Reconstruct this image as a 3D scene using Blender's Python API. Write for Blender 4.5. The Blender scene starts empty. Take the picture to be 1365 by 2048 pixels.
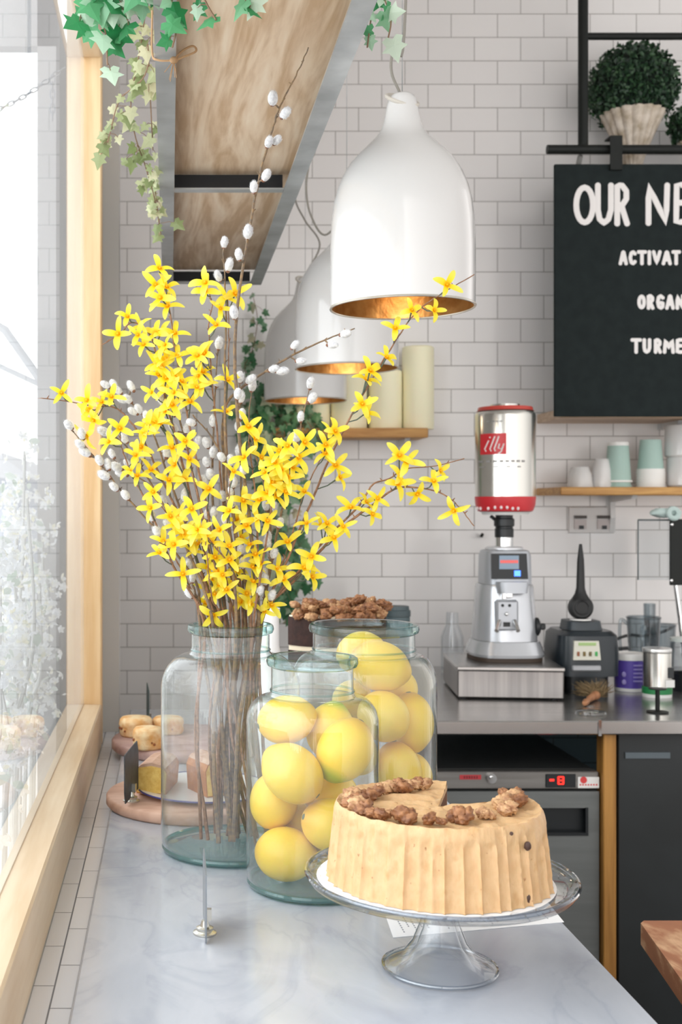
import bpy, math, random
from mathutils import Vector, Matrix, Euler, noise
R = math.radians
random.seed(7)
sc = bpy.context.scene
COL = sc.collection
# ------------------------------------------------------------------ camera model
FPX, PX0, PY0, CZ = 2400.0, 340.0, 1016.0, 1.42
def P(px, py, D):
    """world point seen at photo pixel (px,py) at depth D"""
    return Vector(((px-PX0)*D/FPX, D, CZ-(py-PY0)*D/FPX))
def ZY(py, D): return CZ-(py-PY0)*D/FPX
def XX(px, D): return (px-PX0)*D/FPX

# ------------------------------------------------------------------ materials
MATS = {}
def _new(name):
    m = bpy.data.materials.new(name); m.use_nodes = True
    nt = m.node_tree; nt.nodes.clear()
    out = nt.nodes.new('ShaderNodeOutputMaterial')
    return m, nt, out
def rgb(c):
    """sRGB 0-255 -> linear"""
    def f(v):
        v /= 255.0
        return v/12.92 if v <= .04045 else ((v+.055)/1.055)**2.4
    return (f(c[0]), f(c[1]), f(c[2]), 1)
def coords(nt, scale=(1, 1, 1), loc=(0, 0, 0), rot=(0, 0, 0), kind='Object'):
    tc = nt.nodes.new('ShaderNodeTexCoord'); mp = nt.nodes.new('ShaderNodeMapping')
    mp.inputs['Scale'].default_value = scale; mp.inputs['Location'].default_value = loc
    mp.inputs['Rotation'].default_value = rot
    nt.links.new(tc.outputs[kind], mp.inputs['Vector'])
    return mp.outputs['Vector']
def ramp(nt, fac, stops):
    r = nt.nodes.new('ShaderNodeValToRGB')
    while len(r.color_ramp.elements) < len(stops): r.color_ramp.elements.new(.5)
    for e, (p, c) in zip(r.color_ramp.elements, stops):
        e.position = p; e.color = c
    nt.links.new(fac, r.inputs['Fac'])
    return r.outputs['Color']
def M(name, col, rough=.5, metal=0.0, spec=.5, noise_=None, bump=None, emis=None, coat=0, sheen=0, sss=0, island=None):
    if name in MATS: return MATS[name]
    m, nt, out = _new(name)
    b = nt.nodes.new('ShaderNodeBsdfPrincipled')
    nt.links.new(b.outputs[0], out.inputs[0])
    b.inputs['Base Color'].default_value = rgb(col)
    b.inputs['Roughness'].default_value = rough
    b.inputs['Metallic'].default_value = metal
    b.inputs['Specular IOR Level'].default_value = spec
    b.inputs['Coat Weight'].default_value = coat
    b.inputs['Sheen Weight'].default_value = sheen
    if sss:
        b.inputs['Subsurface Weight'].default_value = sss
        b.inputs['Subsurface Scale'].default_value = .01
    if emis:
        b.inputs['Emission Color'].default_value = rgb(emis[0]); b.inputs['Emission Strength'].default_value = emis[1]
    if noise_:
        sca, c2 = noise_[0], noise_[1]
        v = coords(nt, sca if isinstance(sca, tuple) else (sca,)*3)
        n = nt.nodes.new('ShaderNodeTexNoise'); n.inputs['Scale'].default_value = 1; n.inputs['Detail'].default_value = 5
        nt.links.new(v, n.inputs['Vector'])
        lo, hi = (noise_[2], noise_[3]) if len(noise_) > 2 else (.35, .65)
        nt.links.new(ramp(nt, n.outputs['Fac'], [(lo, rgb(col)), (hi, rgb(c2))]), b.inputs['Base Color'])
    if island:
        g = nt.nodes.new('ShaderNodeNewGeometry')
        st = [(i/(len(island)-1), rgb(c)) for i, c in enumerate(island)]
        nt.links.new(ramp(nt, g.outputs['Random Per Island'], st), b.inputs['Base Color'])
    if bump:
        v = coords(nt, bump[0] if isinstance(bump[0], tuple) else (bump[0],)*3)
        n = nt.nodes.new('ShaderNodeTexNoise'); n.inputs['Scale'].default_value = 1; n.inputs['Detail'].default_value = 6
        nt.links.new(v, n.inputs['Vector'])
        bp = nt.nodes.new('ShaderNodeBump'); bp.inputs['Strength'].default_value = bump[1]; bp.inputs['Distance'].default_value = bump[2]
        nt.links.new(n.outputs['Fac'], bp.inputs['Height']); nt.links.new(bp.outputs[0], b.inputs['Normal'])
    MATS[name] = m
    return m
def wood(name, c1, c2, stretch, rough=.5, dist=2.0, scale=1.0, mix3=None):
    if name in MATS: return MATS[name]
    m, nt, out = _new(name)
    b = nt.nodes.new('ShaderNodeBsdfPrincipled'); nt.links.new(b.outputs[0], out.inputs[0])
    b.inputs['Roughness'].default_value = rough
    v = coords(nt, stretch)
    n1 = nt.nodes.new('ShaderNodeTexNoise'); n1.inputs['Scale'].default_value = scale; n1.inputs['Detail'].default_value = 8; n1.inputs['Distortion'].default_value = dist
    nt.links.new(v, n1.inputs['Vector'])
    v2 = coords(nt, tuple(s*6 for s in stretch))
    n2 = nt.nodes.new('ShaderNodeTexNoise'); n2.inputs['Scale'].default_value = scale; n2.inputs['Detail'].default_value = 4
    nt.links.new(v2, n2.inputs['Vector'])
    add = nt.nodes.new('ShaderNodeMath'); add.operation = 'MULTIPLY_ADD'; add.inputs[1].default_value = .35
    nt.links.new(n2.outputs['Fac'], add.inputs[0]); nt.links.new(n1.outputs['Fac'], add.inputs[2])
    st = [(.5, rgb(c1)), (.85, rgb(c2))]
    if mix3: st = [(.45, rgb(c1)), (.62, rgb(mix3)), (.82, rgb(c2))]
    nt.links.new(ramp(nt, add.outputs[0], st), b.inputs['Base Color'])
    MATS[name] = m
    return m
def tile_mat(name, ctile, cgrout, bw, rh, x0, y0, axes='xz', mortar=.0013, rough=.18, vary=0.02, offset=.5, c2=None):
    m, nt, out = _new(name)
    b = nt.nodes.new('ShaderNodeBsdfPrincipled'); nt.links.new(b.outputs[0], out.inputs[0])
    tc = nt.nodes.new('ShaderNodeTexCoord'); sp = nt.nodes.new('ShaderNodeSeparateXYZ'); cb = nt.nodes.new('ShaderNodeCombineXYZ')
    nt.links.new(tc.outputs['Object'], sp.inputs[0])
    for i, a in enumerate(axes):
        s = nt.nodes.new('ShaderNodeMath'); s.operation = 'SUBTRACT'; s.inputs[1].default_value = (x0, y0)[i]
        nt.links.new(sp.outputs['xyz'.index(a)], s.inputs[0]); nt.links.new(s.outputs[0], cb.inputs[i])
    br = nt.nodes.new('ShaderNodeTexBrick')
    br.offset = offset; br.squash = 1
    for k, val in (('Scale', 1), ('Mortar Size', mortar), ('Mortar Smooth', .25), ('Bias', 0), ('Brick Width', bw), ('Row Height', rh)):
        br.inputs[k].default_value = val
    br.inputs['Color1'].default_value = rgb(ctile); br.inputs['Color2'].default_value = rgb(c2 or tuple(v*(1-vary) for v in ctile))
    br.inputs['Mortar'].default_value = rgb(cgrout)
    nt.links.new(cb.outputs[0], br.inputs['Vector'])
    nt.links.new(br.outputs['Color'], b.inputs['Base Color'])
    rr = ramp(nt, br.outputs['Fac'], [(0, (rough,)*3+(1,)), (1, (.8,)*3+(1,))]); nt.links.new(rr, b.inputs['Roughness'])
    bp = nt.nodes.new('ShaderNodeBump'); bp.inputs['Strength'].default_value = .5; bp.inputs['Distance'].default_value = .002; bp.invert = True
    nt.links.new(br.outputs['Fac'], bp.inputs['Height']); nt.links.new(bp.outputs[0], b.inputs['Normal'])
    MATS[name] = m
    return m
def glass(name, face=(250, 253, 253), edge=(150, 210, 208), ior=1.5, gain=1.25, rough=.02, power=3.0, streak=0.0, milk=0.0, haze=0.0):
    """thin clear glass: straight-through transmission plus fresnel reflection"""
    if name in MATS: return MATS[name]
    m, nt, out = _new(name)
    lw = nt.nodes.new('ShaderNodeLayerWeight'); lw.inputs['Blend'].default_value = .5
    pw = nt.nodes.new('ShaderNodeMath'); pw.operation = 'POWER'; pw.inputs[1].default_value = power
    nt.links.new(lw.outputs['Facing'], pw.inputs[0])
    col = ramp(nt, pw.outputs[0], [(0, rgb(face)), (1, rgb(edge))])
    tr = nt.nodes.new('ShaderNodeBsdfTransparent'); nt.links.new(col, tr.inputs['Color'])
    gl = nt.nodes.new('ShaderNodeBsdfGlossy'); gl.inputs['Roughness'].default_value = rough
    fr = nt.nodes.new('ShaderNodeLayerWeight'); fr.inputs['Blend'].default_value = .5
    f0 = ((ior-1)/(ior+1))**2
    p5 = nt.nodes.new('ShaderNodeMath'); p5.operation = 'POWER'; p5.inputs[1].default_value = 5.0
    nt.links.new(fr.outputs['Facing'], p5.inputs[0])
    sk = nt.nodes.new('ShaderNodeMath'); sk.operation = 'MULTIPLY_ADD'; sk.inputs[1].default_value = 1-f0; sk.inputs[2].default_value = f0
    nt.links.new(p5.outputs[0], sk.inputs[0])
    mu = nt.nodes.new('ShaderNodeMath'); mu.operation = 'MULTIPLY'; mu.inputs[1].default_value = gain; mu.use_clamp = True
    nt.links.new(sk.outputs[0], mu.inputs[0])
    mx = nt.nodes.new('ShaderNodeMixShader')
    nt.links.new(mu.outputs[0], mx.inputs[0]); nt.links.new(tr.outputs[0], mx.inputs[1]); nt.links.new(gl.outputs[0], mx.inputs[2])
    last = mx
    if haze:
        g2 = nt.nodes.new('ShaderNodeBsdfGlossy'); g2.inputs['Roughness'].default_value = .42
        m3 = nt.nodes.new('ShaderNodeMixShader'); m3.inputs[0].default_value = haze
        nt.links.new(mx.outputs[0], m3.inputs[1]); nt.links.new(g2.outputs[0], m3.inputs[2]); last = m3
    if streak:
        v = coords(nt, (110, 110, 5)); n = nt.nodes.new('ShaderNodeTexNoise'); n.inputs['Scale'].default_value = 1; n.inputs['Detail'].default_value = 3
        nt.links.new(v, n.inputs['Vector'])
        bp = nt.nodes.new('ShaderNodeBump'); bp.inputs['Strength'].default_value = streak; bp.inputs['Distance'].default_value = .001
        nt.links.new(n.outputs['Fac'], bp.inputs['Height'])
        for nd in (gl, fr): nt.links.new(bp.outputs[0], nd.inputs['Normal'])
    if milk:
        df = nt.nodes.new('ShaderNodeBsdfTranslucent' if name == 'pane_glass' else 'ShaderNodeBsdfDiffuse'); df.inputs['Color'].default_value = rgb((240, 244, 248))
        m2 = nt.nodes.new('ShaderNodeMixShader'); m2.inputs[0].default_value = milk
        nt.links.new(last.outputs[0], m2.inputs[1]); nt.links.new(df.outputs[0], m2.inputs[2]); last = m2
    nt.links.new(last.outputs[0], out.inputs[0])
    MATS[name] = m
    return m
def leafy(name, stops, transl=.35, rough=.4, radial=None):
    """leaf or petal: diffuse + translucent; colour by island, or by radius from the flower's heart"""
    m, nt, out = _new(name)
    if radial:
        tc = nt.nodes.new('ShaderNodeTexCoord'); ln = nt.nodes.new('ShaderNodeVectorMath'); ln.operation = 'LENGTH'
        nt.links.new(tc.outputs['Object'], ln.inputs[0])
        mr = nt.nodes.new('ShaderNodeMapRange'); mr.inputs['From Max'].default_value = radial
        nt.links.new(ln.outputs['Value'], mr.inputs['Value']); fac = mr.outputs[0]
    else:
        g = nt.nodes.new('ShaderNodeNewGeometry'); fac = g.outputs['Random Per Island']
    col = ramp(nt, fac, [(p, rgb(c)) for p, c in stops])
    b = nt.nodes.new('ShaderNodeBsdfPrincipled'); b.inputs['Roughness'].default_value = rough
    t = nt.nodes.new('ShaderNodeBsdfTranslucent')
    nt.links.new(col, b.inputs['Base Color']); nt.links.new(col, t.inputs['Color'])
    mx = nt.nodes.new('ShaderNodeMixShader'); mx.inputs[0].default_value = transl
    nt.links.new(b.outputs[0], mx.inputs[1]); nt.links.new(t.outputs[0], mx.inputs[2]); nt.links.new(mx.outputs[0], out.inputs[0])
    MATS[name] = m
    return m

# ------------------------------------------------------------------ mesh builder
class MB:
    def __init__(s): s.v = []; s.f = []; s.m = []; s.cur = 0
    def mat(s, i): s.cur = i; return s
    def face(s, idx): s.f.append(tuple(idx)); s.m.append(s.cur)
    def add(s, verts, faces):
        b = len(s.v); s.v.extend(Vector(p) for p in verts)
        for f in faces: s.face([b+i for i in f])
        return b
    def box(s, x0, x1, y0, y1, z0, z1, rot=None, c=None, bev=0.0):
        if bev > 0: return s.bbox(x0, x1, y0, y1, z0, z1, bev, rot, c)
        vs = [Vector((x, y, z)) for z in (z0, z1) for y in (y0, y1) for x in (x0, x1)]
        if rot: c = Vector(c) if c else Vector(((x0+x1)/2, (y0+y1)/2, (z0+z1)/2)); vs = [rot @ (v-c) + c for v in vs]
        s.add(vs, [(0, 2, 3, 1), (4, 5, 7, 6), (0, 1, 5, 4), (2, 6, 7, 3), (0, 4, 6, 2), (1, 3, 7, 5)]); return s
    def bbox(s, x0, x1, y0, y1, z0, z1, b, rot=None, c=None):
        """box with chamfered edges"""
        lo = (x0, y0, z0); hi = (x1, y1, z1); idx = {}; vs = []
        for sx in (0, 1):
            for sy in (0, 1):
                for sz in (0, 1):
                    for ax in range(3):
                        p = []
                        for k, sg in enumerate((sx, sy, sz)):
                            e = hi[k] if sg else lo[k]
                            p.append(e if k == ax else e+(-b if sg else b))
                        idx[(sx, sy, sz, ax)] = len(vs); vs.append(Vector(p))
        if rot: c = Vector(c) if c else Vector(((x0+x1)/2, (y0+y1)/2, (z0+z1)/2)); vs = [rot @ (v-c) + c for v in vs]
        fs = []
        for ax in range(3):
            o = [k for k in range(3) if k != ax]
            for sg in (0, 1):
                q = []
                for a, bb in ((0, 0), (1, 0), (1, 1), (0, 1)):
                    t = [0, 0, 0]; t[ax] = sg; t[o[0]] = a; t[o[1]] = bb; q.append(idx[(*t, ax)])
                fs.append(q)
            for a in (0, 1):
                for bb in (0, 1):
                    t0 = [0, 0, 0]; t1 = [0, 0, 0]
                    for t in (t0, t1): t[o[0]] = a; t[o[1]] = bb
                    t1[ax] = 1
                    fs.append([idx[(*t0, o[0])], idx[(*t1, o[0])], idx[(*t1, o[1])], idx[(*t0, o[1])]])
        for sx in (0, 1):
            for sy in (0, 1):
                for sz in (0, 1): fs.append([idx[(sx, sy, sz, a)] for a in range(3)])
        s.add(vs, fs); s.fixn = True; return s
    def lathe(s, prof, c=(0, 0, 0), seg=48, axis='z', cap=False, rfun=None, a0=0, a1=2*math.pi):
        c = Vector(c); closed = abs(a1-a0-2*math.pi) < 1e-6; n = seg if closed else seg+1
        rings = []
        for (r, z) in prof:
            ring = []
            for i in range(n):
                a = a0+(a1-a0)*i/seg; rr = r if not rfun else rfun(r, z, a)
                p = Vector((rr*math.cos(a), rr*math.sin(a), z))
                if axis == 'y': p = Vector((p.x, p.z, p.y))
                if axis == 'x': p = Vector((p.z, p.x, p.y))
                s.v.append(c+p); ring.append(len(s.v)-1)
            rings.append(ring)
        for a, b in zip(rings, rings[1:]):
            for i in range(n if closed else n-1):
                j = (i+1) % n; s.face((a[i], a[j], b[j], b[i]))
        if cap: s.face(rings[0][::-1]); s.face(rings[-1])
        return s
    def tube(s, pts, rad, seg=8, cap=True):
        pts = [Vector(p) for p in pts]; n = len(pts)
        rads = rad if isinstance(rad, (list, tuple)) else [rad]*n
        t0 = (pts[1]-pts[0]).normalized(); up = Vector((0, 0, 1)) if abs(t0.z) < .9 else Vector((1, 0, 0))
        u = t0.cross(up).normalized(); rings = []
        for i in range(n):
            t = (pts[min(i+1, n-1)]-pts[max(i-1, 0)])
            t = t.normalized() if t.length > 1e-9 else t0
            u = (u-t*u.dot(t)); u = u.normalized() if u.length > 1e-6 else t.orthogonal().normalized()
            w = t.cross(u); ring = []
            for k in range(seg):
                a = 2*math.pi*k/seg; s.v.append(pts[i]+(u*math.cos(a)+w*math.sin(a))*rads[i]); ring.append(len(s.v)-1)
            rings.append(ring)
        for a, b in zip(rings, rings[1:]):
            for i in range(seg): j = (i+1) % seg; s.face((a[i], a[j], b[j], b[i]))
        if cap: s.face(rings[0][::-1]); s.face(rings[-1])
        return s
    def torus(s, c, r, t, seg=40, k=10, rot=None, tz=None):
        c = Vector(c); b = len(s.v); tz = tz or t
        for i in range(seg):
            a = 2*math.pi*i/seg
            for j in range(k):
                e = 2*math.pi*j/k; p = Vector(((r+t*math.cos(e))*math.cos(a), (r+t*math.cos(e))*math.sin(a), tz*math.sin(e)))
                if rot: p = rot @ p
                s.v.append(c+p)
        for i in range(seg):
            for j in range(k):
                s.face((b+i*k+j, b+((i+1) % seg)*k+j, b+((i+1) % seg)*k+(j+1) % k, b+i*k+(j+1) % k))
        return s
    def ball(s, c, r, seg=16, rings=10, rot=None, fn=None):
        c = Vector(c); r = (r, r, r) if not isinstance(r, (tuple, list)) else r; b = len(s.v)
        for i in range(rings+1):
            th = math.pi*i/rings
            for j in range(seg):
                a = 2*math.pi*j/seg; p = Vector((math.sin(th)*math.cos(a), math.sin(th)*math.sin(a), math.cos(th)))
                k = fn(p) if fn else 1
                p = Vector((p.x*r[0]*k, p.y*r[1]*k, p.z*r[2]*k))
                if rot: p = rot @ p
                s.v.append(c+p)
        for i in range(rings):
            for j in range(seg):
                q = (b+i*seg+j, b+(i+1)*seg+j, b+(i+1)*seg+(j+1) % seg, b+i*seg+(j+1) % seg)
                s.face(q)
        return s
    def prism(s, poly, a, b, axis='y'):
        """extrude a 2-D polygon between a and b along an axis"""
        def pt(u, v, w): return {'y': (u, w, v), 'x': (w, u, v), 'z': (u, v, w)}[axis]
        n = len(poly); vs = [pt(u, v, a) for u, v in poly]+[pt(u, v, b) for u, v in poly]
        fs = [tuple(range(n))[::-1], tuple(range(n, 2*n))]+[(i, (i+1) % n, n+(i+1) % n, n+i) for i in range(n)]
        s.add(vs, fs); s.fixn = True; return s
    def build(s, name, mats, parent=None, smooth=True, org=None, angle=40):
        off = Vector(org) if org is not None else (ORG.get(parent.name, Vector()) if parent else Vector())
        me = bpy.data.meshes.new(name)
        me.from_pydata([v-off for v in s.v], [], s.f)
        for mm in (mats if isinstance(mats, (list, tuple)) else [mats]): me.materials.append(mm)
        me.polygons.foreach_set('material_index', s.m)
        import bmesh
        bm = bmesh.new(); bm.from_mesh(me)
        bmesh.ops.remove_doubles(bm, verts=bm.verts, dist=1e-6)
        bmesh.ops.recalc_face_normals(bm, faces=bm.faces)
        if smooth:
            lim = R(angle)
            for e in bm.edges:
                if len(e.link_faces) == 2: e.smooth = e.calc_face_angle(0) < lim
        bm.to_mesh(me); bm.free()
        me.polygons.foreach_set('use_smooth', [smooth]*len(me.polygons))
        o = bpy.data.objects.new(name, me); COL.objects.link(o)
        if parent:
            o.parent = parent; ORG[o.name] = off
        else: o.location = off; ORG[o.name] = off
        return o
ORG = {}
def tag(o, label, cat, group=None, kind=None):
    o['label'] = label; o['category'] = cat
    if group: o['group'] = group
    if kind: o['kind'] = kind
    return o
def thing(name, label, cat, loc, group=None):
    o = bpy.data.objects.new(name, None); COL.objects.link(o); o.location = loc; o.empty_display_size = .05
    ORG[o.name] = Vector(loc)
    return tag(o, label, cat, group)
def struct(name, mb, mat, smooth=False, parent=None):
    o = mb.build(name, mat, parent, smooth=smooth)
    if not parent: o['kind'] = 'structure'
    return o
def smoothpath(pts, n=6):
    pts = [Vector(p) for p in pts]; q = [pts[0]*2-pts[1]]+pts+[pts[-1]*2-pts[-2]]; out = []
    for i in range(1, len(q)-2):
        p0, p1, p2, p3 = q[i-1:i+3]
        for k in range(n):
            t = k/n
            out.append(.5*((2*p1)+(p2-p0)*t+(2*p0-5*p1+4*p2-p3)*t*t+(3*p1-p0-3*p2+p3)*t**3))
    out.append(pts[-1]); return out
def rr(a, b): return random.uniform(a, b)

# ------------------------------------------------------------------ shared materials
white_tile = tile_mat('white_tile', (242, 239, 238), (160, 156, 152), .1525, .0772, 1.0029, 1.425, 'xz', mortar=.0014, rough=.12)
ledge_tile = tile_mat('ledge_tile', (226, 229, 236), (128, 130, 136), .1215, .0245, 1.283, -.1535, 'yx', mortar=.0011, rough=.2)
paint_grey = M('grey_paint', (196, 194, 190), .5)
pine = wood('pine', (226, 198, 156), (206, 168, 120), (14, 14, 1.2), .42, 1.0)
pine_h = wood('pine_sill', (226, 206, 178), (206, 178, 142), (14, 1.2, 14), .42, 1.0)
oak = wood('oak', (206, 158, 92), (170, 118, 58), (3, 14, 40), .5, 1.5)
oak_v = wood('oak_post', (186, 134, 66), (146, 98, 42), (20, 20, 1.5), .5, 1.0)
ply = wood('plywood', (246, 228, 204), (206, 174, 138), (16, 1.6, 16), .5, 2.4, mix3=(236, 212, 184))
steel = M('raw_steel', (196, 200, 202), .34, .45, noise_=(9, (160, 164, 166)))
dark_steel = M('dark_steel', (52, 54, 58), .45, .6)
stainless = M('stainless', (196, 194, 192), .24, .9, noise_=((2, 60, 2), (176, 174, 172)))
brushed = M('brushed_steel', (160, 156, 154), .32, .85, noise_=((60, 2, 2), (140, 137, 136)))
chrome = M('chrome', (235, 235, 235), .08, 1)
black = M('black_plastic', (26, 30, 33), .35)
black_m = M('black_metal', (20, 24, 22), .5, spec=.3)
white_p = M('white_plastic', (240, 239, 236), .4)
ceramic = M('white_ceramic', (219, 218, 217), .14, coat=.2)
gold = M('gold_leaf', (172, 134, 84), .3, .8, noise_=(40, (146, 104, 58)), bump=(60, .4, .002))
jar_glass = glass('jar_glass', (250, 253, 253), (150, 212, 212), streak=.6, power=5, gain=1.8, milk=.025, haze=.06)  # milk and haze whiten the body, standing in for window glare
rim_glass = glass('rim_glass', (240, 248, 248), (120, 196, 194), power=2.6, gain=1.3)
base_glass = glass('base_glass', (222, 240, 240), (120, 206, 204), power=1.8, gain=1.2, milk=.12)
clear_glass = glass('clear_glass', (252, 253, 254), (206, 218, 222), power=4, gain=1.5)
pane_glass = glass('pane_glass', (246, 250, 252), (236, 244, 248), ior=1.62, gain=1.1, rough=.0, milk=.09)  # milk lays a pale veil over the pane, imitating an overexposed view
grey_glass = glass('grey_clear_plastic', (226, 230, 232), (140, 150, 156), power=2, gain=1.4)
bark = M('forsythia_bark', (150, 112, 86), .7, noise_=(160, (112, 80, 60)))
bark_w = M('willow_bark', (140, 112, 78), .7, noise_=(160, (96, 84, 74)))
bark_g = M('pedicel_green', (78, 88, 76), .6)
cream = M('cream_wax', (255, 248, 214), .45, sss=.1)
text_white = M('chalk_white', (238, 234, 232), .7)

# ================================================================== SETTING
WD = 3.95                                     # depth of the tiled back wall
struct('wall_back', MB().box(-.26, 3.2, WD, WD+.12, -.02, 3.32), white_tile)
struct('floor', MB().box(-.26, 3.2, -2.4, WD, -.06, 0), M('dark_floor', (52, 54, 54), .45, noise_=(6, (40, 42, 42))))
struct('ceiling', MB().box(-.26, 3.2, -.6, WD+.12, 3.32, 3.4), M('ceiling_white', (225, 224, 222), .8))
# window wall on the left: low wall, tiled ledge, timber sill, post and head, then the pane
struct('wall_left', MB().box(-.235, -.153, -2.4, 2.69, 0, .885).box(-.235, -.2005, 2.736, WD, 0, 3.32).box(-.235, -.153, -2.4, 2.69, 2.56, 3.32), paint_grey)
struct('trim_1', MB().box(-.1995, -.105, 2.736, 2.8695, .80, .884).box(-.153, -.105, -2.4, 2.8695, .80, .885), ledge_tile)
struct('trim_2', MB().box(-.2, -.122, 2.87, 2.94, .80, 3.32), paint_grey)
w = thing('window_1', 'large fixed pane in a pale pine frame along the left wall', 'window', (-.19, 1.5, .885)); w['kind'] = 'structure'
MB().box(-.2, -.153, -2.4, 2.69, .886, .98, bev=.003).build('sill', pine_h, w, False)
MB().box(-.2, -.153, 2.69, 2.735, .886, 2.56, bev=.003).build('jamb', pine, w, False)
MB().box(-.2, -.153, -2.4, 2.69, 2.43, 2.558, bev=.003).build('head', pine_h, w, False)
MB().box(-.203, -.1935, -2.4, 2.70, .97, .9815).build('outer_sill', pine_h, w, False)
g = MB(); g.add([(-.193, -2.4, .9805), (-.193, 2.69, .9805), (-.193, 2.69, 2.43), (-.193, -2.4, 2.43)], [(0, 1, 2, 3)])
g.build('pane', pane_glass, w, False)
# masonry outside: pier beyond the window and the lintel over it
struct('wall_outside', MB().box(-.305, -.262, 2.76, 3.4, 0, 2.6).box(-.9, -.262, 2.76, 2.80, 2.482, 3.4), M('render_grey', (176, 175, 176), .8))
# ================================================================== OUTSIDE
struct('ground_outside', MB().box(-14, -.62, -4, 30, -.1, -.02), M('pale_paving', (215, 214, 212), .9))
bl = thing('terraced_house', 'pale blue-grey house across the street, blurred beyond the window', 'building', (-2.6, 13.2, 0))
MB().box(-5.5, -1.65, 13, 17, 0, 1.75).build('wall', M('house_wall', (196, 202, 214), .9), bl, False)
MB().prism([(-5.7, 1.74), (-1.5, 1.74), (-1.9, 2.05), (-5.5, 2.05)], 12.9, 17).build('roof', M('house_roof', (206, 206, 210), .9), bl, False)
for i in range(4):
    for k in range(2):
        x0 = -1.98-i*.62
        wn = MB().box(x0-.24, x0, 12.96, 12.99, .28+k*.75, .78+k*.75).build('window_frame', M('house_frame', (240, 240, 240), .6), bl, False)
        MB().box(x0-.21, x0-.03, 12.95, 12.958, .32+k*.75, .74+k*.75).build('pane', M('house_pane', (220, 228, 238), .2), wn, False)
o = MB().tube([P(-60, 620, 2.95), P(10, 660, 2.95), P(89, 772, 2.95)], .010, 8).tube([P(-60, 705, 2.96), P(90, 774, 2.95)], .006, 8)
ax = o.build('awning_arm', M('grey_arm', (196, 198, 202), .6), org=P(89, 772, 2.95)); tag(ax, 'grey folding awning arm slanting across the bright view outside the window', 'awning arm')

# white blossoming shrub standing outside against the glass
def small_leaf(mb, c, size, rot, fold=.2):
    L = [(0, 0), (.28, .35), (.22, .75), (0, 1), (-.22, .75), (-.28, .35)]
    pts = [c+rot @ Vector((x*size, y*size-.1*size, -abs(x)*fold*size)) for x, y in L]
    mb.add(pts, [(0, 1, 2, 3), (0, 3, 4, 5)])
def randrot(): return Euler((rr(0, 6.28), rr(0, 6.28), rr(0, 6.28))).to_matrix()
sh = thing('blossom_shrub', 'hazy white blossoming shrub outside against the lower window pane', 'shrub', (-.42, 2.2, -.02))
fm, bmm, sm = MB(), MB(), MB()
random.seed(11)
for i in range(46):
    D = rr(1.45, 2.72); x = rr(-.345, -.262) if i % 3 else rr(-.42, -.3); top = CZ-(rr(880, 1330)-PY0)*D/FPX
    a = Vector((min(x*.8-.08, -.31), D, -.02)); b_ = Vector((x, D+rr(-.05, .05), top))
    path = [a, Vector((a.x, D, .9)).lerp(Vector((x, D, .9)), .3), b_.lerp(Vector((x, D, .9)), .5)+Vector((rr(-.02, .02), rr(-.03, .03), 0)), b_]
    pa = smoothpath(path, 5); sm.tube(pa, [.005]*8+[.003]*8, 5)
    for k in range(46):
        p = Vector((x, D, rr(.93, top)**1.0)) if k % 4 else b_.copy()
        p += Vector((rr(-.04, .04), rr(-.08, .08), rr(-.02, .03)))
        lim_ = -.224 if p.z > .93 else -.28
        if p.x > lim_: p.x = lim_-rr(0, .04)
        if k % 7 == 0: small_leaf(fm, p, rr(.018, .03), randrot())
        else:
            rt = randrot(); s_2 = rr(.009, .017); nn_ = 9 if k % 9 == 1 else 5
            for j_ in range(nn_): small_leaf(bmm, p, s_2, rt @ Matrix.Rotation(j_*6.283/nn_, 3, 'Z') @ Matrix.Rotation(.5, 3, 'X'))
sm.build('stem', M('shrub_stem', (206, 206, 202), .8), sh)
o = fm.build('foliage', leafy('shrub_leaf', [(0, (190, 208, 190)), (1, (226, 234, 226))], .4), sh, False); o['kind'] = 'stuff'
o = bmm.build('blossom', leafy('shrub_blossom', [(0, (246, 248, 252)), (.8, (253, 253, 253)), (1, (252, 246, 214))], .5), sh, False); o['kind'] = 'stuff'

# ================================================================== COUNTERS
marble, nt, out = _new('carrara_marble')
b = nt.nodes.new('ShaderNodeBsdfPrincipled'); nt.links.new(b.outputs[0], out.inputs[0]); b.inputs['Roughness'].default_value = .16
v = coords(nt, (3.2, 2.0, 3), rot=(0, 0, .6))
n1 = nt.nodes.new('ShaderNodeTexNoise'); n1.inputs['Scale'].default_value = 1.6; n1.inputs['Detail'].default_value = 9; n1.inputs['Distortion'].default_value = 1.2
nt.links.new(v, n1.inputs['Vector'])
n2 = nt.nodes.new('ShaderNodeTexNoise'); n2.inputs['Scale'].default_value = 2.1; n2.inputs['Detail'].default_value = 6; n2.inputs['Distortion'].default_value = .8
nt.links.new(v, n2.inputs['Vector'])
c1 = ramp(nt, n1.outputs['Fac'], [(.3, rgb((168, 172, 182))), (.5, rgb((186, 190, 198))), (.7, rgb((174, 179, 188)))])
c2 = ramp(nt, n2.outputs['Fac'], [(.47, (1, 1, 1, 1)), (.50, (.90, .91, .93, 1)), (.53, (1, 1, 1, 1))])
c3 = ramp(nt, n2.outputs['Fac'], [(.62, (1, 1, 1, 1)), (.76, (.74, .75, .78, 1))])
for cc in (c2, c3):
    mx = nt.nodes.new('ShaderNodeMix'); mx.data_type = 'RGBA'; mx.blend_type = 'MULTIPLY'; mx.inputs[0].default_value = 1
    nt.links.new(c1, mx.inputs[6]); nt.links.new(cc, mx.inputs[7]); c1 = mx.outputs[2]
nt.links.new(c1, b.inputs['Base Color'])
mc = thing('marble_counter', 'long pale grey marble counter running beside the window', 'counter', (.2, 1.9, 0))
MB().box(-.103, .495, .35, 3.1, .868, .90, bev=.003).build('countertop', marble, mc, False)
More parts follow.
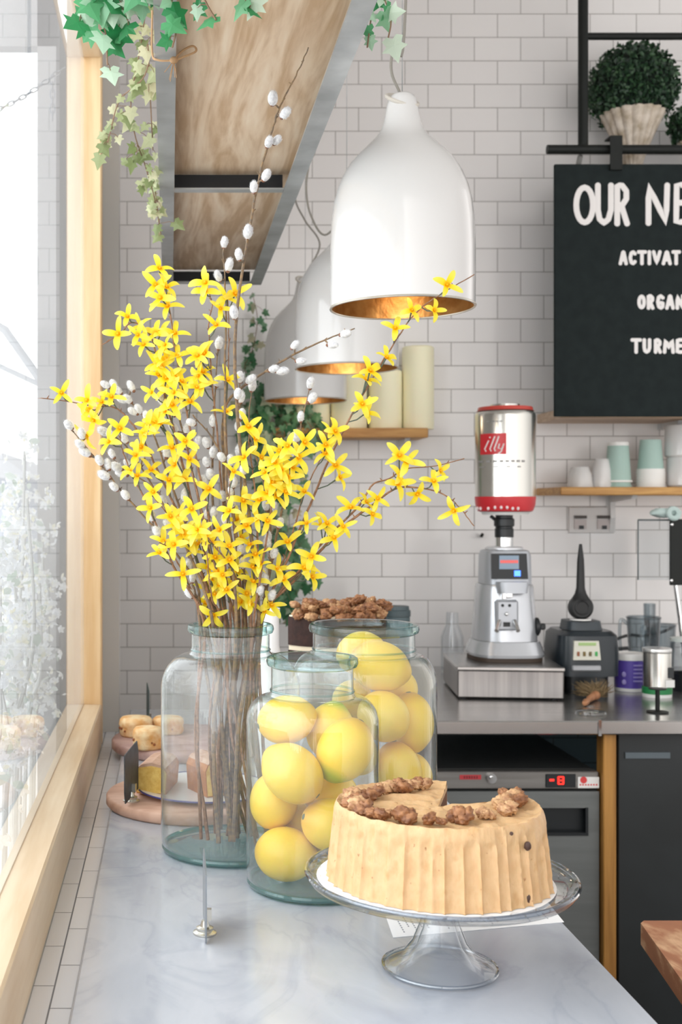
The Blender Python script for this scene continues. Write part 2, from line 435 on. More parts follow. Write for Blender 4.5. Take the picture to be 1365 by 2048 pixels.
MB().box(-.08, .44, .4, 3.05, 0, .868).build('base', M('counter_base', (60, 62, 64), .6), mc, False)
sk = thing('steel_counter', 'long stainless steel worktop against the tiled back wall', 'counter', (1.4, 3.4, 0))
MB().box(.5, 2.3, 2.93, 3.945, .866, .90, bev=.003).build('worktop', stainless, sk, False)
MB().box(XX(1197, 2.93), XX(1203, 2.93), 2.926, 2.9297, .864, .903).build('joint_strip', chrome, sk, False)
MB().box(.5, 2.3, 3.7, 3.9, 0, .866).build('back_panel', tile_mat('tile_reflection', (120, 142, 152), (70, 84, 90), .1525, .0772, 1.0029, .866, 'xz', .002, .1), sk, False)  # tile pattern coloured in as a reflection of tiles in dark gloss
MB().box(XX(1214, 2.93), XX(1240, 2.93), 2.95, 3.0, 0, .8655, bev=.002).build('post', oak_v, sk, False)
cp = MB().box(XX(1242, 2.96), 2.3, 2.975, 3.02, .02, .86, bev=.002).build('side_panel', M('dark_panel', (44, 48, 50), .35, noise_=(3, (34, 37, 38))), sk, False)
MB().box(XX(1255, 2.96), XX(1345, 2.96), 2.97, 2.9745, .80, .815).build('grip_strip', M('grip_grey', (92, 102, 108), .5), cp, False)

# ---- under-counter fridge
fr = thing('undercounter_fridge', 'grey under-counter fridge with red digital display below the steel worktop', 'fridge', (.83, 3.2, 0))
FX0, FX1, FD = .6, 1.062, 2.97
MB().box(FX0, FX1, FD+.03, 3.6, .02, ZY(1543, FD), bev=.004).build('body', M('fridge_body', (92, 93, 93), .35, .6), fr, False)
cpn = MB().box(FX0, FX1, FD, FD+.029, ZY(1578, FD), ZY(1543, FD), bev=.002).build('control_panel', M('fridge_panel', (150, 147, 143), .3, .7, noise_=((3, 3, 90), (132, 129, 126))), fr, False)
D_ = FD-.0012
MB().box(XX(920, D_), XX(963, D_), D_, FD+.0005, ZY(1559, D_), ZY(1550, D_)).build('badge', M('red_badge', (196, 60, 66), .5), cpn, False)
t = MB()
for i in range(6): t.box(XX(928+i*5, D_), XX(931+i*5, D_), D_-.0006, D_-.0001, ZY(1557, D_), ZY(1552, D_))
t.build('badge_text', M('badge_dark', (130, 40, 46), .6), cpn, False)
MB().lathe([(0, 0), (.012, 0), (.012, .008), (0, .008)], (XX(983, D_), D_-.008, ZY(1556, D_)), 24, 'y').lathe([(0, 0), (.006, 0), (.006, .004), (0, .004)], (XX(983, D_), D_-.012, ZY(1556, D_)), 16, 'y').build('lock', chrome, cpn)
dp = MB().box(XX(1092, D_), XX(1152, D_), D_-.002, FD+.0005, ZY(1575, D_), ZY(1548, D_), bev=.001).build('display', black, cpn, False)
red = M('led_red', (255, 40, 30), .5, emis=((255, 40, 30), 2.5)); t = MB()
yy = D_-.0045
t.box(XX(1099, D_), XX(1108, D_), yy, yy+.001, ZY(1561.5, D_), ZY(1557.5, D_))
for (a, c, b2, d) in ((1116, 1552, 1127, 1554.5), (1116, 1559, 1127, 1561.5), (1116, 1566, 1127, 1568.5), (1115, 1553, 1118, 1567), (1125, 1553, 1128, 1567)):
    t.box(XX(a, D_), XX(b2, D_), yy, yy+.001, ZY(d, D_), ZY(c, D_))
t.build('digits', red, dp, False)
st = MB().box(XX(1157, D_), XX(1199, D_), D_, FD+.0005, ZY(1576, D_), ZY(1554, D_)).build('sticker', white_p, cpn, False)
t = MB().lathe([(0, 0), (.0085, 0), (.0085, .0006), (0, .0006)], (XX(1168, D_), D_-.0008, ZY(1560, D_)), 20, 'y')
for i in range(7): t.box(XX(1160+i*5.4, D_), XX(1163+i*5.4, D_), D_-.0006, D_-.0001, ZY(1571, D_), ZY(1568, D_))
t.build('sticker_print', M('sticker_red', (220, 70, 70), .6), st, False)
dr = MB().box(FX0, XX(1082, FD), FD, FD+.029, .06, ZY(1583, FD)).box(XX(1177, FD), XX(1199, FD), FD, FD+.029, .06, ZY(1583, FD)).box(XX(1082, FD), XX(1177, FD), FD, FD+.029, ZY(1616, FD), ZY(1583, FD)).box(XX(1082, FD), XX(1177, FD), FD, FD+.029, .06, ZY(1669, FD))
dr = dr.build('door', M('fridge_door', (122, 125, 124), .38, .3, noise_=((3, 3, 40), (112, 115, 114))), fr, False)
MB().box(XX(1082, FD), XX(1177, FD), FD+.022, FD+.029, ZY(1670, FD), ZY(1615, FD)).box(XX(1082, FD), XX(1177, FD), FD-.003, FD+.004, ZY(1671, FD), ZY(1665, FD)).box(XX(1172, FD), XX(1177, FD), FD-.002, FD+.004, ZY(1671, FD), ZY(1615, FD)).build('handle_recess', black, dr, False)

# ---- butcher-block table at the lower right
tb = thing('wooden_table', 'worn butcher-block wooden table top cut off at the lower right', 'table', (1.2, 1.7, 0))
a0, a1 = P(1279, 1841, 1.978), P(1365, 1961, 1.727); a0.z = a1.z = .74
dr_ = (a1-a0).normalized(); far = Vector((1, 0, 0)); near = a0+dr_*.75
poly = [(a0.x+.008, a0.y), (a0.x+1.0, a0.y), (near.x+1.0, near.y), (near.x, near.y), (a0.x-.002, a0.y-.012)]
MB().prism(poly, .705, .74, 'z').build('top', wood('block', (214, 172, 134), (160, 106, 76), (10, 5, 10), .6, 2, mix3=(168, 112, 80)), tb, False)
lg = wood('table_leg', (120, 84, 52), (90, 60, 36), (14, 14, 2))
for (x, y) in ((1.0, 1.88), (1.6, 1.88), (.9, 1.3), (1.5, 1.3)): MB().box(x, x+.06, y, y+.06, 0, .7045, bev=.004).build('leg', lg, tb, False)

# ================================================================== OVERHEAD SHELF
HS = CZ+.62; SX0, SX1, SD1, SD0 = -.0205, .2536, 3.336, .9
os_ = thing('hanging_shelf', 'hanging plywood shelf in a raw steel angle frame seen from below', 'shelf', (.115, 2.1, HS))
def angle(mb, x0, x1, y0, y1, up, side):
    pass
sb = MB()
sb.box(SX0, SX0+.029, SD0, SD1, HS, HS+.004).box(SX0, SX0+.004, SD0, SD1, HS+.004, HS+.075)
sb.build('side_rail', steel, os_, False)
MB().box(SX1-.031, SX1, SD0, SD1, HS, HS+.004).box(SX1-.004, SX1, SD0, SD1, HS+.004, HS+.075).build('side_rail', steel, os_, False)
for D in (2.362, SD1-.01, 1.35):
    MB().box(SX0+.0295, SX1-.0315, D, D+.005, HS+.002, HS+.036).build('cross_bar', dark_steel, os_, False)
    MB().box(SX0+.0295, SX1-.0315, D-.026, D-.0005, HS+.0005, HS+.0035).build('cross_bar_flange', steel, os_, False)
pb = MB().box(SX0+.0045, SX1-.0045, SD0, SD1-.02, HS+.038, HS+.062).build('board', ply, os_, False)
for (x, y) in ((SX0+.004, 1.2), (SX1-.004, 1.2), (SX0+.004, 3.2), (SX1-.004, 3.2)):
    xo = .006 if x < .1 else -.006
    MB().tube([(x+xo, y, HS+.062), (x+xo, y, 3.32)], .005, 8).build('hanger_rod', dark_steel, os_)
# twine knot on the left rail
tw = MB(); c0 = P(330, 118, 1.66)
loop = [Vector((SX0-.006+.042*math.cos(a)*(.5)+.012, 1.66+.004*math.sin(3*a), HS+.004+.026*math.sin(a))) for a in [i*2*math.pi/20 for i in range(21)]]
kn = P(348, 130, 1.64); kn.z = HS-.008
ln = [Vector((SX0-.004, 1.665, HS+.07)), Vector((SX0-.004, 1.66, HS+.01)), Vector((SX0+.004, 1.65, HS-.004)), kn, kn+Vector((.012, 0, .004)), kn+Vector((.03, 0, .012)), kn+Vector((.026, .002, .02)), kn+Vector((.012, .003, .014)), kn]
tw.tube(smoothpath(ln, 6), .0016, 6)
for k in range(7): tw.tube([kn, kn+Vector((rr(-.018, .006), rr(-.01, .01), rr(-.03, -.008)))], .0005, 4)
tw.ball(kn, (.006, .005, .005), 10, 6)
tag(tw.build('hanging_twine', M('twine', (176, 140, 104), .9), org=kn), 'knotted piece of brown twine tied around left rail of the hanging shelf', 'twine')

# ================================================================== PENDANT LAMPS
prof_px = [(620, 142.5), (560, 143), (500, 143), (450, 141), (410, 136.5), (380, 129), (355, 119), (330, 104), (308, 84), (290, 65), (277, 52), (266, 44), (252, 38), (235, 34), (218, 31), (204, 28), (196, 24), (191, 16), (189, 2)]
def pendant(cx, rim_y, D, label, cable_px):
    k = .25/286; c = P(cx, rim_y, D); z0 = c.z
    t = thing('pendant_lamp', label, 'pendant lamp', (c.x, D, z0))
    prof = [(r*k, (620-y)*k) for y, r in prof_px]
    MB().lathe(prof, c, 64).build('shade', ceramic, t)
    inner = [(142.0*k, .0)]+[((r-3.2)*k, (620-y)*k-.004 if i else .002) for i, (y, r) in enumerate(prof_px[:9])]+[(.001, (620-300)*k)]
    MB().lathe(inner, c, 64).build('lining', gold, t)
    MB().torus(c+Vector((0, 0, .0015)), 142.2*k, .0022, 64, 8).build('rim_band', M('rim_silver', (205, 200, 190), .3, .6), t)
    top = c+Vector((0, 0, (620-189)*k))
    MB().torus(top+Vector((0, 0, -.012)), .0285, .0034, 32, 8, Matrix.Rotation(.55, 3, 'X') @ Matrix.Rotation(.22, 3, 'Y')).build('cord_ring', M('cord_beige', (206, 200, 190), .7), t)
    MB().tube([top, Vector((top.x, top.y, 3.32))], .0008, 6).build('suspension_wire', steel, t)
    pth = [top+Vector((-.004, 0, 0))]+[P(x, y, D) for x, y in cable_px]
    last = pth[-1]; pth.append(Vector((last.x+.02, last.y, 3.32)))
    MB().tube(smoothpath(pth, 8), .0026, 8).build('cable', M('cable_grey', (140, 136, 128), .6), t)
    bz = c.z+.075
    bb = MB().ball((c.x, D, bz), (.028, .028, .034), 20, 12).build('bulb', M('warm_bulb', (255, 214, 150), .4, emis=((255, 200, 130), 5)), t)
    MB().lathe([(.014, 0), (.016, .05), (0, .05)], (c.x, D, bz+.03), 20).build('bulb_holder', M('holder', (120, 100, 70), .5), t)
    l = bpy.data.lights.new('bulb_light', 'POINT'); l.energy = .35; l.color = (1, .84, .62); l.shadow_soft_size = .03
    lo = bpy.data.objects.new('bulb_light', l); COL.objects.link(lo); lo.parent = t; lo.location = (0, 0, .022)
pendant(805, 617, 2.10, 'glossy white ceramic pendant lamp, nearest and largest of the three', [(783, 140), (790, 80), (812, 5)])
pendant(694, 738, 2.93, 'middle white ceramic pendant lamp, half hidden behind the largest one', [(650, 470), (622, 430), (613, 380), (618, 330), (640, 200)])
pendant(611, 802, 3.64, 'farthest and smallest-looking white pendant lamp above the trailing ivy', [(640, 490), (610, 440), (590, 390), (600, 300)])

# ================================================================== WALL SHELVES
SHD = 3.80
def bracket(px, zt, D1, parent, h=.11):
    x = XX(px, 3.87)
    MB().prism([(3.949, zt), (D1, zt), (D1+.012, zt-.012), (3.93, zt-.022), (3.925, zt-h*.6), (3.94, zt-h), (3.949, zt-h)], x-.008, x+.008, 'x').box(x-.014, x+.014, 3.944, 3.949, zt-h, zt).build('bracket', ceramic, parent, False)
cs = thing('candle_shelf', 'oak wall shelf carrying cream pillar candles and ivy', 'shelf', (.57, 3.88, ZY(875, SHD)))
z1 = ZY(856, SHD); z0 = ZY(875, SHD)
MB().box(XX(560, SHD)-.03, XX(857, SHD), SHD, 3.949, z0, z1, bev=.002).build('board', oak, cs, False)
bracket(811, z0-.0002, 3.83, cs); bracket(590, z0-.0002, 3.83, cs)
for (x0, x1, yt, lab) in ((805, 868, 694, 'tall cream pillar candle at the right end of the oak shelf'), (738, 804, 742, 'second cream pillar candle from the right, under the middle lamp rim'), (662, 734, 752, 'third cream pillar candle from the right, partly behind the farthest lamp'), (612, 660, 800, 'short cream pillar candle at the left, next to the ivy')):
    D = 3.876; r = (x1-x0)/2*D/FPX; c = Vector((XX((x0+x1)/2, D), D, z1+.0005)); h = ZY(yt, D)-c.z
    t = thing('pillar_candle', lab, 'candle', c)
    MB().lathe([(0, 0), (r-.002, 0), (r, .003), (r, h-.004), (r-.004, h), (r*.5, h-.004), (0, h-.006)], c, 40).build('wax', cream, t)
    MB().tube([c+Vector((0, 0, h-.007)), c+Vector((.001, 0, h+.006))], .0012, 6).build('wick', black, t)
us = thing('wall_shelf', 'pale oak wall shelf peeking out below the bottom edge of the blackboard', 'shelf', (1.6, 3.85, ZY(836, 3.7)))
zt = ZY(836, 3.7)
MB().box(XX(1124, 3.7), 2.4, 3.70, 3.949, zt, zt+.03, bev=.002).build('board', wood('oak_pale', (206, 182, 158), (176, 146, 116), (3, 14, 40)), us, False)
bracket(1345, zt-.0002, 3.8, us, .02)
ls = thing('cup_shelf', 'oak wall shelf on a white bracket holding cups', 'shelf', (1.6, 3.85, ZY(990, 3.7)))
zl1 = ZY(974, 3.7); zl0 = ZY(990, 3.7)
MB().box(XX(1122, 3.7), 2.4, 3.70, 3.949, zl0, zl1, bev=.003).build('board', oak, ls, False)
bracket(1240, zl0-.0002, 3.74, ls, .12)

# ---- black pipe frame and the blackboard
pf = thing('pipe_frame', 'black metal pipe frame hanging in front of the wall at upper right', 'pipe frame', (1.6, 3.64, 2.5))
PD = 3.64
zr = ZY(299, PD); r_ = .0138
MB().tube([(XX(1095, PD), PD, zr), (2.3, PD, zr)], r_, 16).build('rail', black_m, pf)
MB().tube([(XX(1167, PD+.03), PD+.03, zr+.002), (XX(1167, PD+.03), PD+.03, 3.32)], .0152, 16).build('upright', black_m, pf)
MB().tube([(XX(1172, PD+.03), PD+.03, ZY(65, PD)), (2.3, PD+.03, ZY(65, PD))], .0108, 16).build('upper_rail', black_m, pf)
MB().tube([(XX(1168, PD), PD+.03, zr-.012), (XX(1148, 3.9), 3.93, zr-.09)], .008, 8).build('stay', M('grey_stay', (150, 148, 144), .6), pf)
BDp = 3.62
bx0 = XX(1110, BDp); bz0, bz1 = ZY(833, BDp), ZY(328, BDp)
bd = thing('menu_blackboard', 'dark green-black menu blackboard with white hand lettering hung from a pipe', 'blackboard', (1.6, BDp, bz0))
MB().box(bx0, 2.15, BDp, BDp+.012, bz0, bz1, bev=.002).build('board', M('slate_board', (32, 40, 40), .8, spec=.2, noise_=(30, (27, 34, 35))), bd, False)
xk = XX(1231, BDp)
MB().box(xk-.018, xk+.018, BDp-.012, BDp-.006, bz1-.02, zr+.033).box(xk-.018, xk+.018, BDp-.0065, PD+.018, zr+.0285, zr+.0335).box(xk-.018, xk+.018, BDp-.0065, BDp+.001, bz1-.02, bz1-.001).build('hanging_hook', black_m, bd, False)
MB().box(2.0, 2.036, BDp-.012, BDp-.006, bz1-.02, zr+.033).box(2.0, 2.036, BDp-.0065, PD+.018, zr+.0285, zr+.0335).build('hanging_hook', black_m, bd, False)
GL = {  # hand lettering as strokes in a 1 x 1 cell
 'O': [[(.5+.42*math.cos(a), .5+.46*math.sin(a)) for a in [i*math.pi/10+1.57 for i in range(21)]]],
 'U': [[(.1, 1), (.1, .35), (.2, .1), (.45, 0), (.7, .1), (.85, .35), (.85, 1)]],
 'R': [[(.15, 0), (.15, 1), (.5, 1), (.8, .85), (.8, .65), (.55, .5), (.2, .47)], [(.45, .47), (.85, 0)]],
 'N': [[(.1, 0), (.1, 1), (.85, 0), (.9, 1)]],
 'E': [[(.85, 1), (.15, 1), (.12, 0), (.85, 0)], [(.15, .52), (.75, .52)]],
 'A': [[(.05, 0), (.45, 1), (.55, 1), (.92, 0)], [(.22, .33), (.78, .33)]],
 'C': [[(.88, .85), (.6, 1), (.3, .92), (.1, .5), (.3, .08), (.6, 0), (.88, .15)]],
 'T': [[(.02, 1), (.95, 1)], [(.48, 1), (.48, 0)]],
 'I': [[(.5, 1), (.5, 0)]],
 'V': [[(.08, 1), (.48, 0), (.9, 1)]],
 'G': [[(.88, .85), (.55, 1), (.25, .9), (.1, .5), (.28, .1), (.6, 0), (.85, .1), (.88, .42), (.58, .42)]],
 'M': [[(.05, 0), (.15, 1), (.5, .35), (.85, 1), (.95, 0)]],
}
def letter(mb, ch, x0, x1, y0, y1, wpx, D, depth):
    for st in GL[ch]:
        pts = [P(x0+(x1-x0)*u, y1+(y0-y1)*v, D) for u, v in st]
        if ch == 'I': pts = [P((x0+x1)/2, y1+(y0-y1)*v, D) for u, v in st]
        r = wpx/2*D/FPX; n0 = len(mb.v)
        q = []
        for a, c in zip(pts, pts[1:]):
            for k in range(3): q.append(a.lerp(c, k/3))
        q.append(pts[-1])
        mb.tube(q, r, 10); mb.ball(q[0], r, 10, 6); mb.ball(q[-1], r, 10, 6)
        for i in range(n0, len(mb.v)): mb.v[i].y = depth+(mb.v[i].y-D)*.12
LD = BDp-.0004
tl = MB()
for ch, a, c, y0, y1 in (('O', 1150, 1190, 372, 448), ('U', 1193, 1228, 371, 446), ('R', 1231, 1259, 371, 447), ('N', 1293, 1340, 371, 446), ('E', 1349, 1384, 370, 444)): letter(tl, ch, a, c, y0, y1, 12, BDp, LD)
tl.build('lettering', text_white, bd)
for word, xs, y0, y1 in (('ACTIVAT', [(1239, 1256), (1258, 1274), (1276, 1294), (1295, 1304), (1305, 1324), (1325, 1344), (1345, 1362)], 501, 529), ('ORGAN', [(1276, 1292), (1294, 1310), (1313, 1330), (1332, 1350), (1352, 1370)], 589, 618), ('TURME', [(1263, 1284), (1286, 1304), (1308, 1325), (1327, 1350), (1352, 1368)], 677, 706)):
    tl = MB()
    for ch, (a, c) in zip(word, xs): letter(tl, ch, a+2, c-2, y0+3, y1-2, 7.5, BDp, LD)
    tl.build('lettering', text_white, bd)

# ---- potted topiary balls
ZT2 = ZY(358, 3.79)
MB().box(XX(1185, 3.68), 2.3, 3.685, 3.948, ZT2-.02, ZT2, bev=.002).build('rack_shelf', black_m, pf, False)
def topiary(cx, cy, rpx, D, pot, label, seed):
    random.seed(seed); c = P(cx, cy, D); r = rpx*D/FPX; zs = ZT2+.0005
    t = thing('potted_topiary', label, 'potted plant', (c.x, D, zs))
    m = MB()
    for i in range(5200 if rpx > 60 else 1500):
        d = Vector((random.gauss(0, 1), random.gauss(0, 1), random.gauss(0, 1))).normalized()
        rad = r*(.80+.22*random.random())*(1+.06*noise.noise(d*3)+.03*noise.noise(d*9))
        p = c+d*rad
        if p.z < zs+pot[2]*1.03 and (p.y < D+.03 or p.z < zs+pot[2]*.6) and abs(p.x-c.x) < pot[0]*1.12: continue
        q = d.to_track_quat('Z', 'Y').to_matrix() @ Euler((rr(-1.1, 1.1), rr(-1.1, 1.1), rr(0, 6.28))).to_matrix()
        small_leaf(m, p, rr(.012, .02), q)
    m.build('foliage', leafy('topiary_leaf'+str(seed), [(0, (26, 48, 34)), (.6, (44, 76, 50)), (1, (72, 104, 70))], .2), t, False)
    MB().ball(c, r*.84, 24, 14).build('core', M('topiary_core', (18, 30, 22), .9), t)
    hb = pot[2]
    prof = [(0, 0), (pot[1]*1.15, 0), (pot[1]*1.15, .02), (pot[1], .035)]+[(pot[1]+(pot[0]-pot[1])*(k/8)**1.25, .035+(hb-.035)*k/8) for k in range(1, 9)]+[(pot[0]*.9, hb-.005), (0, hb-.03)]
    MB().lathe(prof, (c.x, D, zs), 96, rfun=lambda r, z, a: r*(1+.11*abs(math.sin(a*8)) if r > .02 else 1)).build('pot', M('aged_stone', (224, 212, 198), .85, noise_=(30, (176, 160, 138)), bump=(60, .4, .004)), t)
topiary(1266, 178, 86, 3.79, (.090, .026, ZY(228, 3.79)-ZT2), 'round clipped green topiary ball in a fluted stone urn behind the pipes', 21)
topiary(1392, 254, 50, 3.79, (.05, .02, ZY(285, 3.79)-ZT2), 'second clipped plant cut off by the right edge beside the topiary ball', 22)

# ---- cups on the lower shelf
zc = zl1+.0006
def cup_profile(r0, r1, h, lip): return [(0, 0), (r0-.004, .0), (r0, .002), (r0, lip), (r0-.0025, lip+.001), (r1+.002, h-.006), (r1, h), (r1-.003, h), (r1-.004, h-.006), (0, h-.006)]
mint = M('mint_paper', (170, 198, 189), .55); paper_w = M('white_paper_cup', (242, 241, 238), .55)
DU = 3.80
def flat_cup(px, wpx, ytop, lab, tilt=0):
    c = Vector((XX(px, DU), DU, zc)); r = wpx/2*DU/FPX; h = ZY(ytop, DU)-zc
    t = thing('ceramic_cup', lab, 'cup', c)
    MB().lathe([(0, h-.004), (r*.55, h-.004), (r*.58, h), (r*.62, h), (r*.68, h-.004), (r*.9, h*.6), (r, .003), (r, 0), (r-.003, 0), (r-.004, .004), (r*.6, h*.8), (0, h*.82)], c, 36).build('bowl', ceramic, t)
flat_cup(1161, 50, 934, 'upturned white cup at the left end of the cup shelf')
flat_cup(1205, 40, 918, 'upturned white cup just left of the single mint paper cup')
def paper_cup(c, r0, r1, h, col, lab, name='paper_cup', grp=None, lipcol=None):
    t = thing(name, lab, 'cup', c, grp)
    MB().lathe([(r0-.0035, .004), (r0-.0035, .006), (r1, h), (r1-.002, h), (r1-.003, h-.008), (0, h-.008)], c, 40).build('wall', col, t)
    MB().lathe([(r0-.004, 0), (r0, .0), (r0, .006), (r0-.004, .006), (r0-.004, 0)], c, 40).build('rolled_rim', lipcol or paper_w, t)
    return t
s_ = DU/FPX
c = Vector((XX(1237, DU), DU, zc))
paper_cup(c, 26*s_, 22*s_, .075, mint, 'mint paper cup standing alone rim down, lower of the nested pair', lipcol=mint)
c = c+Vector((0, 0, .016))
t = paper_cup(c, 27*s_, 20*s_, ZY(892, DU)-c.z, mint, 'upturned mint paper cup with white base, nested over another left of the tall stack')
MB().lathe([(20.4*s_, 0), (19.6*s_, .011), (18.8*s_, .011), (18.5*s_, .004), (0, .004)], c+Vector((0, 0, ZY(892, DU)-c.z+.0003)), 40).build('base_band', paper_w, t)
c = Vector((XX(1302, DU), DU, zc))
for i in range(7):
    top = i == 6
    c2 = c+Vector((0, 0, i*.0087))
    nm = ['bottom', 'second from bottom', 'third from bottom', 'fourth from bottom', 'fifth from bottom', 'sixth from bottom'][i] if not top else ''
    if top: paper_cup(c2, 27*s_, 20*s_, ZY(880, DU)-c2.z, mint, 'mint paper cup crowning the stack of white-rimmed cups', grp='stacked paper cups')
    else: paper_cup(c2, 27.5*s_, 20*s_, .055, paper_w, 'white-rimmed paper cup in the tall stack, '+nm, grp='stacked paper cups')
def tub(px, wpx, y0, y1, D, lab, base=None):
    z_0 = ZY(y1, D) if base is None else base
    c = Vector((XX(px, D), D, z_0)); r = wpx/2*D/FPX; h = ZY(y0, D)-z_0
    t = thing('white_mug', lab, 'mug', c)
    MB().lathe([(0, 0), (r-.006, 0), (r, .006), (r, h-.004), (r-.003, h), (r-.005, h-.004), (r-.006, .01), (0, .01)], c, 40).build('body', ceramic, t)
    hp = [c+Vector((r-.003, 0, h*.75)), c+Vector((r+.025, 0, h*.75)), c+Vector((r+.03, 0, h*.4)), c+Vector((r-.003, 0, h*.25))]
    MB().tube(smoothpath(hp, 6), .005, 8).build('handle', ceramic, t)
    return h
h1 = tub(1367, 62, 915, 971, DU, 'plain white mug at the right edge of the cup shelf, lower of two', zc)
tub(1365, 66, 851, 912, DU, 'plain white mug stacked on another at the right edge', zc+h1+.0004)

# ================================================================== COFFEE GRINDER AND TIN
TD = 3.25
trot = Matrix.Rotation(R(-6), 3, 'Z'); tcn = (XX(1022, TD), TD, .9)
tray = thing('steel_tray_box', 'low stainless steel box under the coffee grinder', 'box', (XX(1022, TD), 3.45, .90))
tx0, tx1 = XX(918, TD), XX(1126, TD); tz1 = .9+.079
MB().box(tx0, tx1, TD, 3.57, .9045, tz1, trot, tcn, bev=.003).build('body', brushed, tray, False)
MB().box(tx0-.002, tx1+.002, TD-.003, 3.572, tz1+.0003, tz1+.010, trot, tcn, bev=.002).build('lid', stainless, tray, False)
for x in (tx0+.02, tx1-.02):
    for y in (TD+.03, 3.53): MB().lathe([(0, 0), (.01, 0), (.01, .0042), (0, .0042)], trot @ (Vector((x, y, .9002))-Vector(tcn))+Vector(tcn), 12).build('foot', black, tray)
GD = 3.44; s_ = GD/FPX; gz = tz1+.0105
gx = XX(1009, GD)
gr = thing('coffee_grinder', 'silver coffee grinder with blue-lit display on the steel box', 'coffee grinder', (gx, GD, gz))
silver = M('silver_paint', (206, 209, 214), .25, .55, coat=.3); silver2 = M('silver_satin', (190, 194, 200), .35, .5)
def zz(py): return ZY(py, GD)
def orect(rx, ry, n=40, e=3.2): return [(math.copysign(abs(math.cos(a))**(2/e), math.cos(a))*rx, math.copysign(abs(math.sin(a))**(2/e), math.sin(a))*ry) for a in [2*math.pi*i/n for i in range(n)]]
def loft(mb, secs, cx, cy, e=3.2, cap=True):
    rings = []
    for (rx, ry, z, dy) in secs:
        b0 = len(mb.v)
        for x, y in orect(rx, ry, 40, e): mb.v.append(Vector((cx+x, cy+y+dy, z)))
        rings.append(list(range(b0, b0+40)))
    for a, c in zip(rings, rings[1:]):
        for i in range(40): mb.face((a[i], a[(i+1) % 40], c[(i+1) % 40], c[i]))
    if cap: mb.face(rings[0][::-1]); mb.face(rings[-1])
    return mb
m = MB()
loft(m, [(70*s_, .11, gz+.012, 0), (72*s_, .112, gz+.02, 0), (71*s_, .11, zz(1300), 0), (66*s_, .10, zz(1285), 0), (63*s_, .095, zz(1278), 0)], gx, GD)
m.build('base', silver, gr)
loft(MB(), [(68*s_, .105, gz, 0), (68*s_, .105, gz+.0118, 0)], gx, GD).build('base_foot', M('brown_rubber', (70, 56, 46), .6), gr)
loft(MB(), [(61.5*s_, .092, zz(1277.5), 0), (60*s_, .09, zz(1250), 0), (56*s_, .082, zz(1200), 0), (54*s_, .078, zz(1172), 0), (52*s_, .074, zz(1167), 0)], gx, GD, 2.6).build('body', silver, gr)
loft(MB(), [(47*s_, .07, zz(1166.5), 0), (46*s_, .068, zz(1110), .0), (43*s_, .062, zz(1101), .0), (38*s_, .055, zz(1099), 0)], gx+.001, GD, 4).build('head', silver2, gr)
loft(MB(), [(28*s_, .03, zz(1182), 0), (30*s_, .03, zz(1166), 0), (30*s_, .03, zz(1160), 0)], gx, GD-.075, 4).build('spout_hood', silver2, gr)
# display
DY = GD-.0685
dp = MB().prism([(XX(983, DY), ZY(1107, DY)), (XX(1053, DY), ZY(1107, DY)), (XX(1056, DY), ZY(1158, DY)), (XX(984, DY), ZY(1158, DY))], DY-.006, DY+.004).build('display', black, gr, False)
scr = M('screen_blue', (120, 136, 150), .4, emis=((110, 130, 150), .5))
MB().box(XX(998, DY), XX(1037, DY), DY-.0075, DY-.0063, ZY(1138, DY), ZY(1111, DY)).build('screen', scr, dp, False)
t = MB()
for i in range(9): t.box(XX(1000+i*4, DY), XX(1002.8+i*4, DY), DY-.009, DY-.0078, ZY(1126, DY), ZY(1120, DY))
t.build('screen_text', M('screen_red', (226, 96, 84), .5, emis=((226, 80, 70), .6)), dp, False)
MB().box(XX(1028, DY), XX(1040, DY), DY-.0085, DY-.0063, ZY(1152, DY), ZY(1141, DY)).build('button', M('blue_led', (70, 120, 255), .4, emis=((60, 110, 255), 4)), dp, False)
# spout, fork and front details
FY = GD-.092
MB().box(XX(1005, FY), XX(1014, FY), FY, FY+.02, ZY(1199, FY), ZY(1183, FY), bev=.002).box(XX(1014, FY), XX(1027, FY), FY+.003, FY+.02, ZY(1196, FY), ZY(1184, FY), bev=.002).build('spout', chrome, gr, False)
MB().box(XX(993, FY), XX(1038, FY), FY-.003, FY+.03, ZY(1262, FY), ZY(1200, FY), bev=.006).build('front_plate', silver2, gr, False)
MB().tube([P(1000, 1242, FY-.006), P(994, 1262, FY-.035)], .006, 10).build('fork', chrome, gr)
MB().tube([P(1030, 1242, FY-.006), P(1037, 1262, FY-.035)], .006, 10).build('fork', chrome, gr)
bt = MB()
for x, y, r in ((1006, 1211, .0045), (1020, 1211, .0045)): bt.ball(P(x, y, FY-.003), (r, .003, r), 12, 8)
bt.box(XX(1007, FY), XX(1020, FY), FY-.006, FY-.002, ZY(1253, FY), ZY(1244, FY)); bt.build('screw', black, gr)
MB().ball(P(1014, 1228, FY-.004), .006, 14, 8).build('knob', chrome, gr)
MB().lathe([(0, 0), (.026, 0), (.026, .010), (.02, .014), (0, .014)], (gx+.072, GD-.045, zz(1250)), 28, 'x').box(gx+.086, gx+.104, GD-.05, GD-.04, zz(1250)-.009, zz(1250)+.009, bev=.003).build('dial', black, gr, True)
MB().lathe([(.008, 0), (.013, 0), (.013, .004), (.008, .004), (.008, 0)], (XX(1060, FY), FY+.026, zz(1198)), 24, 'y').build('emblem', M('emblem_grey', (170, 178, 176), .4, .4), gr)
MB().lathe([(0, 0), (37*s_, 0), (37*s_, .005), (33*s_, .008), (18*s_, .008), (18*s_, .009)], (gx, GD, zz(1098.5)), 40).build('top_plate', M('plate_white', (226, 228, 232), .25, .3), gr)
MB().lathe([(17.5*s_, 0), (17.5*s_, .025), (0, .025)], (gx, GD, zz(1092)), 32).build('collar', chrome, gr)
zf = zz(1074.5)
